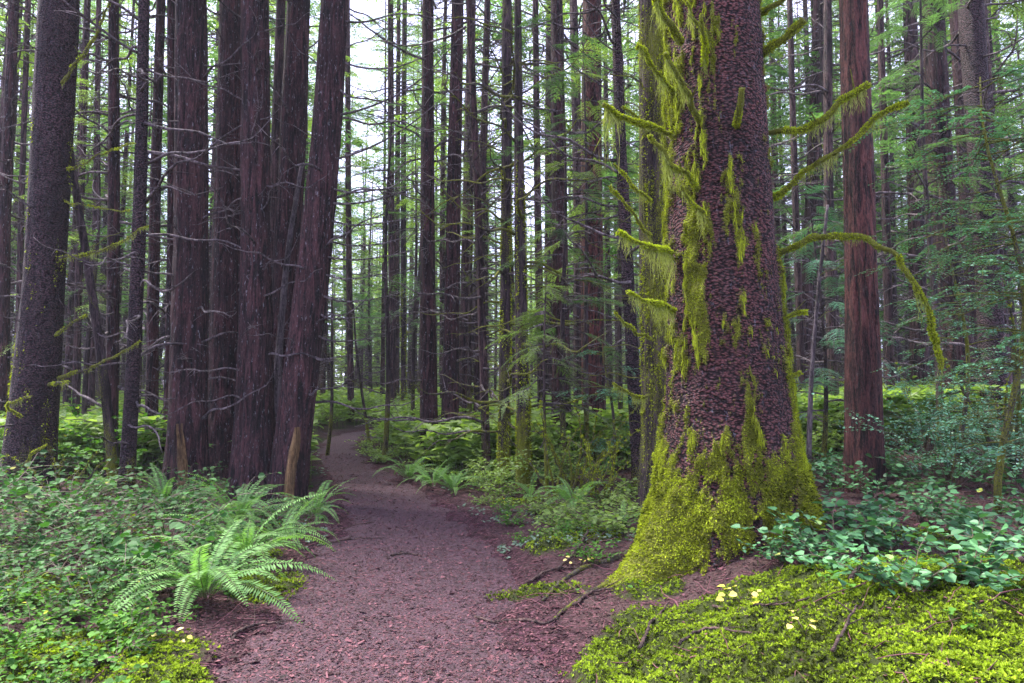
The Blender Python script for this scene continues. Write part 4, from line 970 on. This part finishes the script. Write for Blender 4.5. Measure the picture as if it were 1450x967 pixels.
# far ferns: merged fronds, shared
FAR = []
for i in range(4):
    r = np.random.default_rng(950 + i); mb = MB()
    for k in range(15):
        mb.merge(FR[r.integers(7)], rotm(k * 2.4 + r.normal(0, .3), r.uniform(-.3, .25)) * r.uniform(.6, 1.05), [0, 0, 0])
    FAR.append(mb.mesh('sword_fern', [M['fern'], M['stem_green']], False))
def ordinal_labels(items, template):
    items.sort(key=lambda o: 725 + o.location.x / o.location.y * F)
    for k, o in enumerate(items): o['label'] = template % (ORD[k] if k < len(ORD) else str(k + 1) + 'th')
r = np.random.default_rng(33)
def scatter(n, cond, y0, y1, seed, mind=.5):
    r = np.random.default_rng(seed); out = []; tr = 0
    while len(out) < n and tr < 30000:
        tr += 1; y = y0 + (y1 - y0) * r.random(); x = (r.random() * 2 - 1) * .8 * y
        if not cond(x, y, 725 + x / y * F) or any((x - a) ** 2 + (y - b) ** 2 < mind**2 for a, b in out): continue
        out.append((x, y))
    return out
dd_ = lambda x, y: float(np.abs(x - path_x(y)) - path_w(y) / 2)
for nm_, cond, n_, y0, y1, tmpl in [
    ('l', lambda x, y, px: x < path_x(y) and .45 < dd_(x, y) < 2.4, 13, 9.5, 20, '%s far fern from left on the left verge of the trail'),
    ('r', lambda x, y, px: x > path_x(y) and .4 < dd_(x, y) < 2.6, 15, 10.5, 22, '%s far fern from left on the right verge of the trail'),
    ('m', lambda x, y, px: 700 < px < 930, 8, 9, 15, '%s fern from the left under the trunks left of the huge spruce'),
    ('q', lambda x, y, px: px < 230, 8, 9.5, 15, '%s fern from the left among the trunks at the left side')]:
    its = []
    for (x, y) in scatter(n_, cond, y0, y1, 1000 + ord(nm_), .6):
        o = link('sword_fern', FAR[r.integers(4)], None, (x, y, float(surf(x, y)) - .02), r.random() * 6.28, r.uniform(.55, 1.0)); tag(o, 'x', 'fern', 'small ferns in the distance'); its.append(o)
    ordinal_labels(its, tmpl)

# ------------------------------------------------------------------ broadleaf shrubs
def shrub_mesh(seed, h, nst, leaf, nl, leafmat_, stemmat, spread=.6, dens=1.0):
    r = np.random.default_rng(seed); ms, ml = MB(), MB()
    for k in range(nst):
        az = r.random() * 6.28; el = r.uniform(.6, 1.4); L_ = h * r.uniform(.6, 1.25); n = 9; t = np.linspace(0, 1, n)
        d0 = np.array([math.cos(az) * math.cos(el), math.sin(az) * math.cos(el), math.sin(el)]); out = np.array([math.cos(az), math.sin(az), 0])
        pts = d0 * L_ * t[:, None] + out * spread * L_ * .5 * (t**2)[:, None] - np.array([0, 0, 1]) * L_ * .22 * (t**2)[:, None] + r.normal(0, .02 * L_, (n, 3)) * t[:, None] + r.normal(0, .04, 3) * [1, 1, 0]
        tube(ms, pts, .0045 * (1 - .7 * t), 4, cap=False)
        axes = [(pts, L_)]
        for b in range(2):
            i0 = r.integers(3, 7); da = r.uniform(-1.2, 1.2); dv = np.array([math.cos(az + da), math.sin(az + da), r.uniform(0, .6)]); l2 = L_ * r.uniform(.25, .5); t2 = np.linspace(0, 1, 6)[:, None]
            q = pts[i0] + dv * l2 * t2 - np.array([0, 0, .25 * l2]) * t2**2; tube(ms, q, .003 * (1 - .6 * t2[:, 0]), 3, cap=False); axes.append((q, l2))
        for q, l2 in axes:
            m_ = max(3, int(nl * l2 / L_)); s = np.linspace(.25, 1, m_) + r.normal(0, .02, m_); n2 = len(q); tq = np.linspace(0, 1, n2)
            Pp = np.stack([np.interp(s, tq, q[:, c]) for c in range(3)], -1); tg = unit(np.stack([np.interp(s, tq, np.gradient(q[:, c])) for c in range(3)], -1))
            side = unit(np.cross(tg, [0, 0, 1])); sg = np.where(np.arange(m_) % 2, 1, -1)[:, None]
            D = unit(side * sg + tg * .45 + r.normal(0, .25, (m_, 3))); Nn = np.array([0, 0, 1.]) + r.normal(0, .38, (m_, 3))
            S = leaf * r.uniform(.6, 1.2, m_); stamp(ml, *LEAF, D, Nn, Pp, S, np.clip(r.beta(2.2, 2.2, m_), 0, 1), 0)
    return ms.mesh('stems', stemmat, False), ml.mesh('foliage', leafmat_, False)
SAL = [shrub_mesh(1100 + i, .44, 11, .064, 10, M['salal'], M['stem']) for i in range(4)]
SALS = [shrub_mesh(1120 + i, .36, 13, .045, 11, M['leaf_green'], M['stem']) for i in range(4)]
SALB = [shrub_mesh(1140 + i, .46, 11, .052, 10, M['leaf_mid'], M['stem']) for i in range(3)]
HUC = [shrub_mesh(1160 + i, 1.5, 16, .035, 46, M['huckle'], M['stem'], .5) for i in range(3)]
BUSH = [shrub_mesh(1180 + i, 1.3, 22, .08, 22, M['leaf_green'], M['stem'], .5) for i in range(3)]
VERGE = [shrub_mesh(1220 + i, .42, 18, .055, 10, M['hemlock_light'], M['stem'], .8) for i in range(3)]
BRAM = [shrub_mesh(1200 + i, .85, 11, .06, 12, M['leaf_mid'], M['stem'], .9) for i in range(3)]
BUSHL = [shrub_mesh(1190 + i, 1.2, 26, .07, 24, M['hemlock_light'], M['stem'], .5) for i in range(3)]
def put_shrub(lib, x, y, sc, seed, name, cat, grp, label='x', zoff=-.02):
    r = np.random.default_rng(seed); v = lib[r.integers(len(lib))]; t = thing(name, (x, y, float(surf(x, y)) + zoff), r.random() * 6.28, sc); tag(t, label, cat, grp)
    link('stems', v[0], t); link('foliage', v[1], t); return t
def shrub_zone(lib, n, cond, y0, y1, seed, mind, sc, name, cat, grp, tmpl):
    r = np.random.default_rng(seed)
    its = [put_shrub(lib, x, y, r.uniform(*sc), seed + k, name, cat, grp) for k, (x, y) in enumerate(scatter(n, cond, y0, y1, seed, mind))]; ordinal_labels(its, tmpl)
LT = lambda x, y: x < path_x(y) - path_w(y) / 2
shrub_zone(SALS, 10, lambda x, y, px: LT(x, y) and dd_(x, y) > .45 and px < 330, 3.2, 4.6, 2000, .32, (.6, 1.0), 'seedling_bush', 'low shrub', 'low shrubs left of the trail', '%s light green shrub from left in the nearest left corner')
shrub_zone(SALB, 15, lambda x, y, px: LT(x, y) and dd_(x, y) > .6 and px < 300, 4.6, 6.2, 2100, .36, (.7, 1.15), 'salal_bush', 'low shrub', 'low shrubs left of the trail', '%s glossy low shrub from the left, beside the biggest fern')
shrub_zone(SALB, 18, lambda x, y, px: LT(x, y) and dd_(x, y) > .5 and px < 420, 6.2, 9.2, 2200, .42, (.8, 1.3), 'salal_bush', 'low shrub', 'low shrubs left of the trail', '%s dark green shrub from the left, in front of the left trunks')
shrub_zone(BRAM, 16, lambda x, y, px: LT(x, y) and dd_(x, y) > 1.0 and px < 290, 4.2, 8.8, 2250, .55, (.7, 1.25), 'bramble', 'bramble', 'brambles left of the trail', '%s tangled bramble from the left, rising over the low shrubs')
shrub_zone(SAL, 10, lambda x, y, px: px > 1165 and x < 6 and y + 0 > 4.5, 4.6, 6.2, 2300, .40, (.75, 1.15), 'salal_bush', 'salal shrub', 'salal shrubs on the right bank', '%s broad-leaved salal from left on the near right bank')
shrub_zone(SAL, 12, lambda x, y, px: px > 1125, 6.3, 10.0, 2400, .5, (.9, 1.45), 'salal_bush', 'salal shrub', 'salal shrubs on the right bank', '%s salal from left in the farther row on the right bank')
shrub_zone(HUC, 7, lambda x, y, px: px > 1275, 7.8, 11, 2500, .8, (.8, 1.2), 'huckleberry_bush', 'shrub', 'fine-leaved huckleberry shrubs at right', '%s blue green huckleberry from left by the right edge')
shrub_zone(BUSHL, 14, lambda x, y, px: 700 < px < 940, 9.8, 15, 2600, .7, (.5, .95), 'leafy_bush', 'shrub', 'leafy bushes under the middle trunks', '%s leafy bush from the left under the middle trunks')
shrub_zone(BUSHL, 16, lambda x, y, px: 430 < px < 640 and dd_(x, y) > .9, 15, 28, 2700, 1.0, (.8, 1.4), 'leafy_bush', 'shrub', 'leafy bushes around the trail bend', '%s rounded bush from the left around the trail bend')
shrub_zone(BUSH, 10, lambda x, y, px: px < 240, 10, 16, 2800, .9, (.6, 1.1), 'leafy_bush', 'shrub', 'leafy bushes among the left trunks', '%s leafy bush from the left among the left trunks')
shrub_zone(BUSHL, 10, lambda x, y, px: 1110 < px < 1300, 10.5, 17, 2900, .9, (.7, 1.2), 'leafy_bush', 'shrub', 'leafy bushes behind the lone redwood', '%s leafy bush from the left behind the lone redwood')
for k, (pp, sc, lab) in enumerate([((1105, 800), .62, 'small glossy salal at the foot of the huge spruce'), ((1165, 812), .75, 'glossy salal just right of the huge spruce foot'),
                                   ((1290, 850), .85, 'salal with large pale leaves overhanging the moss bank'), ((1390, 835), .95, 'large glossy salal at the right edge above the moss bank')]):
    gx, gyy = G(*pp); put_shrub(SAL, gx, gyy, sc, 3000 + k, 'salal_bush', 'salal shrub', 'salal shrubs on the right bank', lab)
shrub_zone(VERGE, 22, lambda x, y, px: x > path_x(y) and .15 < dd_(x, y) < 2.2 and px < 800, 9.5, 20, 2950, .5, (.7, 1.2), 'verge_plant', 'low plant', 'low plants on the right verge', '%s low light green plant from left on the right verge of the trail')
shrub_zone(VERGE, 13, lambda x, y, px: x > path_x(y) and dd_(x, y) > .5 and 640 < px < 925, 6.6, 9.6, 2960, .38, (.6, 1.1), 'verge_plant', 'low plant', 'low plants on the right bank', '%s low green plant from left on the bank left of the huge spruce')
shrub_zone(SALS, 10, lambda x, y, px: x > path_x(y) and dd_(x, y) > .35 and 640 < px < 900, 5.6, 8.6, 2970, .4, (.4, .8), 'seedling_bush', 'low shrub', 'tiny shrubs on the right bank', '%s tiny leafy shrub from left on the litter bank right of the trail')
# tall fine-leaved sprays at the right edge
def huck_tree(px, py, Yd, z0, z1, nb, L, seed, label):
    p = P(px, py, Yd); gz = float(ground_h(p[0], Yd)); t = thing('huckleberry_tree', (p[0], Yd, gz)); tag(t, label, 'tall shrub', 'tall huckleberries at right')
    rg = np.random.default_rng(seed); ms, ml = MB(), MB()
    zc = np.linspace(-.1, z1, 12); main = np.stack([.12 * np.sin(zc * 1.7 + seed), .1 * np.cos(zc * 1.3), zc], -1); tube(ms, main, np.linspace(.035, .008, 12), 8)
    for k in range(nb):
        z = rg.uniform(z0, z1); c = at_h(main, z); az = rg.random() * 6.28; Lb = L * rg.uniform(.5, 1.1); t9 = np.linspace(0, 1, 8)
        R_ = rotm(az, rg.uniform(-.05, .3)); q = np.stack([Lb * t9, .06 * Lb * np.sin(4 * t9 + k), -.28 * Lb * t9**2], -1) @ R_.T + c; tube(ms, q, .006 * (1 - t9) + .002, 4, cap=False)
        for b in range(8):
            s = rg.uniform(.25, 1); p0 = np.array([np.interp(s, t9, q[:, j]) for j in range(3)]); a2 = az + rg.uniform(-1.2, 1.2); l2 = rg.uniform(.15, .38) ; t5 = np.linspace(0, 1, 5)[:, None]
            w = p0 + np.array([math.cos(a2), math.sin(a2), rg.uniform(-.1, .2)]) * l2 * t5 - np.array([0, 0, .3 * l2]) * t5**2; tube(ms, w, .0022, 3, cap=False)
            m_ = int(l2 / .018); s2 = np.linspace(0.05, 1, m_); Pp = np.stack([np.interp(s2, t5[:, 0], w[:, j]) for j in range(3)], -1); tg = unit(w[-1] - w[0])[None]; side = unit(np.cross(tg, [[0, 0, 1]])); sg = np.where(np.arange(m_) % 2, 1, -1)[:, None]
            D = unit(side * sg + tg * .4 + rg.normal(0, .15, (m_, 3))); S = rg.uniform(.020, .036, m_); stamp(ml, *LEAF, D, np.array([0, 0, 1.]) + rg.normal(0, .2, (m_, 3)), Pp, S, np.clip(rg.beta(2, 2, m_), 0, 1))
    link('stems', ms.mesh('stems', M['bark_limb_moss'], True), t); link('foliage', ml.mesh('foliage', M['huckle'], False), t)
huck_tree(1440, 700, 6.4, .5, 4.2, 85, 1.0, 11, 'tall blue green huckleberry with layered sprays at the right edge')
huck_tree(1365, 700, 8.2, .4, 3.2, 45, 1.0, 12, 'second tall huckleberry behind, in front of the grey-violet trunk')
huck_tree(860, 700, 9.6, .5, 1.9, 18, .6, 13, 'low fine-leaved huckleberry between the mossy brush and the slim leaning trunk')

# ------------------------------------------------------------------ mossy brush, sticks, fallen wood
def brush(name, label, pxpy, Yd, n, L, seed, lean=(-.6, .6), cat='dead brush', r0=.014):
    p = P(*pxpy, Yd); t = thing(name, (p[0], Yd, float(ground_h(p[0], Yd)))); tag(t, label, cat); r = np.random.default_rng(seed)
    for k in range(n):
        l_ = L * r.uniform(.5, 1.1); tt = np.linspace(0, 1, 14); ax = r.uniform(*lean); ay = r.uniform(-.3, .3)
        pts = np.stack([r.normal(0, .12) + l_ * (ax * tt + r.normal(0, .25) * tt**2), l_ * ay * tt, l_ * (tt - .25 * tt**2) - .03], -1) + r.normal(0, .008, (14, 3))
        mb = MB(); tube(mb, pts, r0 * (1 - tt) + .004, 6)
        k2 = int(l_ * 260); i = r.integers(0, 13, k2); q = pts[i] + r.normal(0, .008, (k2, 3)); S = r.uniform(.01, .03, k2)
        stamp(mb, *BLADE, unit(r.normal(size=(k2, 3))), r.normal(size=(k2, 3)), q, S, np.clip(r.normal(.5, .2, k2), 0, 1), 1, S * .4)
        link('stem', mb.mesh('stem', [M['bark_limb_moss'], M['moss']], False), t)
brush('mossy_brush', 'arching mossy dead twigs right of the moss-booted trunk', (800, 700), 9.2, 13, 1.7, 41)
brush('mossy_brush', 'bare upright twigs left of the mossy-sleeved trunk', (850, 700), 8.6, 12, 1.3, 42, (-.3, .3), r0=.008)
brush('mossy_brush', 'mossy green snapped boughs at the right foot of the scaly spruce', (85, 700), 8.9, 7, 1.0, 43, (-.1, .9), r0=.02)
brush('mossy_brush', 'tall mossy arching stems near the right edge', (1420, 640), 8.2, 5, 3.0, 44, (-.4, .2), r0=.03)
brush('mossy_brush', 'pale mossy twigs behind the lone redwood', (1285, 650), 11.5, 9, 1.9, 45, (-.6, .6), r0=.012)

def stick(label, pix, r0, r1, seed, mat='wood_dead', lift=.012, name='fallen_branch', twigs=1, zadd=None):
    g_ = np.array([G(*q) for q in pix]); n = 18; pp = spline(np.column_stack([g_, np.zeros(len(g_))]), n); pp[:, 2] = surf(pp[:, 0], pp[:, 1]) + lift
    if zadd: pp[:, 2] = np.linspace(pp[0, 2], pp[-1, 2] + zadd, n)
    r = np.random.default_rng(seed); mb = MB(); c = pp[0].copy(); pts = pp - c; pts[:, 2] = np.convolve(np.pad(pts[:, 2], 2, 'edge'), np.ones(5) / 5, 'valid')
    pts += r.normal(0, .003, pts.shape); tube(mb, pts, np.linspace(r0, r1, n), 7, rough=.08, rng=r)
    for k in range(twigs):
        j = r.integers(5, 15); d = unit(unit(pts[j + 1] - pts[j]) + r.normal(0, .6, 3)); d[2] = abs(d[2]) * .5; t6 = np.linspace(0, 1, 5)[:, None]; tube(mb, pts[j] + d * t6 * r.uniform(.08, .25), r1 * .7 * (1 - t6[:, 0]) + .0015, 4, cap=False)
    o = link(name, mb.mesh(name, M[mat]), None, c); tag(o, label, 'stick', 'fallen branches on the forest floor')
stick('pale short stick lying alone across the middle of the trail', [(553, 795), (575, 792), (597, 794)], .010, .006, 1, twigs=0)
stick('dark forked stick slanting up in the near left corner', [(55, 900), (85, 860), (128, 810)], .012, .006, 2, zadd=.25, twigs=3)
stick('longest dark branch lying in the bottom left corner', [(130, 964), (190, 925), (222, 900)], .016, .008, 3, lift=.03, twigs=2)
stick('thin stick lying at the trail edge right of the biggest fern', [(455, 775), (500, 770), (545, 768)], .009, .004, 4)
stick('small thin stick by the trail edge below the fern', [(470, 755), (505, 747), (530, 745)], .007, .004, 5)
stick('reddish branch slanting up the litter bank right of the trail', [(790, 812), (815, 785), (842, 752)], .014, .008, 6, lift=.03, twigs=3)
stick('twig crossing the litter left of the small moss patch', [(672, 885), (715, 882), (760, 884)], .009, .005, 7)
stick('dark twig lying below the small moss patch', [(735, 880), (770, 886), (800, 868)], .010, .005, 8)
stick('long thin branch slanting over the right bank toward the lone redwood', [(1100, 775), (1160, 740), (1250, 700)], .012, .006, 9, lift=.10, twigs=4)
stick('long stick running right along the foot of the salal', [(1010, 868), (1080, 866), (1185, 860)], .009, .004, 10, lift=.02)
stick('twig half sunk in the bright moss at the bottom', [(905, 930), (925, 895), (948, 860)], .011, .006, 11, lift=.03)
stick('dark twig on the moss near the bottom right', [(1180, 950), (1200, 915), (1215, 880)], .008, .004, 12, lift=.05, twigs=2)
stick('brown stick on the moss at the bottom centre right', [(960, 925), (1000, 905), (1065, 905)], .009, .005, 13, lift=.03)
stick('slanted stick on the far right of the bank', [(1380, 790), (1420, 800), (1449, 815)], .014, .012, 14, lift=.06)
stick('reddish stick lying flat left of the huge spruce', [(740, 770), (780, 760), (830, 762)], .008, .005, 15, lift=.02, twigs=2)
stick('short chunk of broken branch resting on the root mound of the huge spruce', [(1122, 712), (1145, 708), (1172, 703)], .030, .022, 16, lift=.03, twigs=0, name='broken_bough')

for k_, (lab_, pix_) in enumerate([('bare root-like stick running down the bank left of the huge spruce', [(868, 755), (835, 775), (800, 800)]),
    ('bent brown stick lying between the small moss patch and the huge spruce', [(812, 862), (842, 842), (868, 838)]),
    ('forked reddish stick on the litter below the mossy hump', [(745, 830), (778, 812), (822, 808)]),
    ('thin dark stick lying across the litter in front of the biggest fern', [(330, 905), (362, 890), (402, 893)]),
    ('thick brown stick under the salal on the right bank', [(1205, 842), (1240, 815), (1295, 806)])]):
    stick(lab_, pix_, .013, .006, 60 + k_, lift=.02, twigs=3)
# thin twigs and dead needles strewn about (nobody could count them)
x, y, r = frustum_pts(5200, 2.4, 15, 1.5, 91); d = np.abs(x - path_x(y)) - path_w(y) / 2
kp = (d > 0) | (r.random(len(x)) < .12); kp &= (moss_field(x, y) < .5) | (r.random(len(x)) < .18); x, y = x[kp], y[kp]
mb = MB()
for a_, b_ in zip(x, y):
    l_ = r.uniform(.04, .28) * (1.6 if r.random() < .1 else 1); an = r.random() * 6.28; t4 = np.linspace(-.5, .5, 5)
    xx = a_ + math.cos(an) * l_ * t4 + r.normal(0, .03 * l_, 5); yy4 = b_ + math.sin(an) * l_ * t4 + r.normal(0, .03 * l_, 5)
    zz4 = surf(xx, yy4) + .006 + (np.linspace(0, l_ * r.uniform(0, .35), 5))
    tube(mb, np.stack([xx, yy4, zz4], -1), np.linspace(1, .4, 5) * r.uniform(.0015, .0045), 4, r.random(), cap=False)
tag(link('twig_litter', mb.mesh('twig_litter', M['litter'], True)), 'fine dead twigs strewn over the forest floor', 'twigs', kind='stuff')

# yellow-leaved seedlings
def seedling(label, pxpy, n, seed, mat, sz_=.05, h=.07):
    gx, gyy = G(*pxpy); r = np.random.default_rng(seed); t = thing('seedling', (gx, gyy, float(surf(gx, gyy)))); tag(t, label, 'seedling')
    a = r.random(n) * 6.28; rad = r.uniform(.02, .14, n); Pp = np.stack([np.cos(a) * rad, np.sin(a) * rad, h + r.normal(0, .012, n)], -1)
    D = np.stack([np.cos(a), np.sin(a), r.normal(-.1, .2, n)], -1); mb = MB(); stamp(mb, *LEAF, D, np.array([0, -.35, 1.]) + r.normal(0, .25, (n, 3)), Pp, sz_ * r.uniform(.7, 1.2, n), r.random(n)); link('foliage', mb.mesh('foliage', M[mat], False), t)
    ms = MB()
    for q in Pp: tube(ms, np.array([[0, 0, -.02], [q[0] * .4, q[1] * .4, h * .6], q]), .0015, 3, cap=False)
    link('stems', ms.mesh('stems', M['stem'], False), t)
seedling('pale yellow leaves of a seedling below the huge spruce', (1055, 862), 13, 1, 'leaf_yellow')
seedling('small sprig of yellow leaves on the bright moss', (1140, 915), 5, 2, 'leaf_yellow', .04)
seedling('yellow green sprig on the mossy hump left of the huge spruce', (822, 808), 8, 3, 'leaf_yellow', .035)
seedling('bright yellow leaf sprig below the biggest fern', (238, 915), 4, 4, 'leaf_yellow', .04)
seedling('light green sprig left of the biggest fern', (120, 845), 6, 5, 'leaf_green', .06, .12)

# ------------------------------------------------------------------ haze
x0, x1, y0, y1, z0, z1 = -125, 125, -20, 135, -2.5, 45
mb = MB(); mb.add([(x0, y0, z0), (x1, y0, z0), (x1, y1, z0), (x0, y1, z0), (x0, y0, z1), (x1, y0, z1), (x1, y1, z1), (x0, y1, z1)],
                  [(0, 3, 2, 1), (4, 5, 6, 7), (0, 1, 5, 4), (1, 2, 6, 5), (2, 3, 7, 6), (3, 0, 4, 7)])
m = bpy.data.materials.new('haze'); m.use_nodes = True; N, L = m.node_tree.nodes, m.node_tree.links; N.remove(N['Principled BSDF'])
pv = N.new("ShaderNodeVolumePrincipled"); pv.inputs['Color'].default_value = (.88, .90, .97, 1); pv.inputs['Density'].default_value = HAZE_DENSITY
L.new(pv.outputs[0], N['Material Output'].inputs['Volume'])
if HAZE_DENSITY > 0:
    o = link('haze', mb.mesh('haze', m, False)); tag(o, 'faint pale haze softening the far trees', 'haze', kind='stuff')
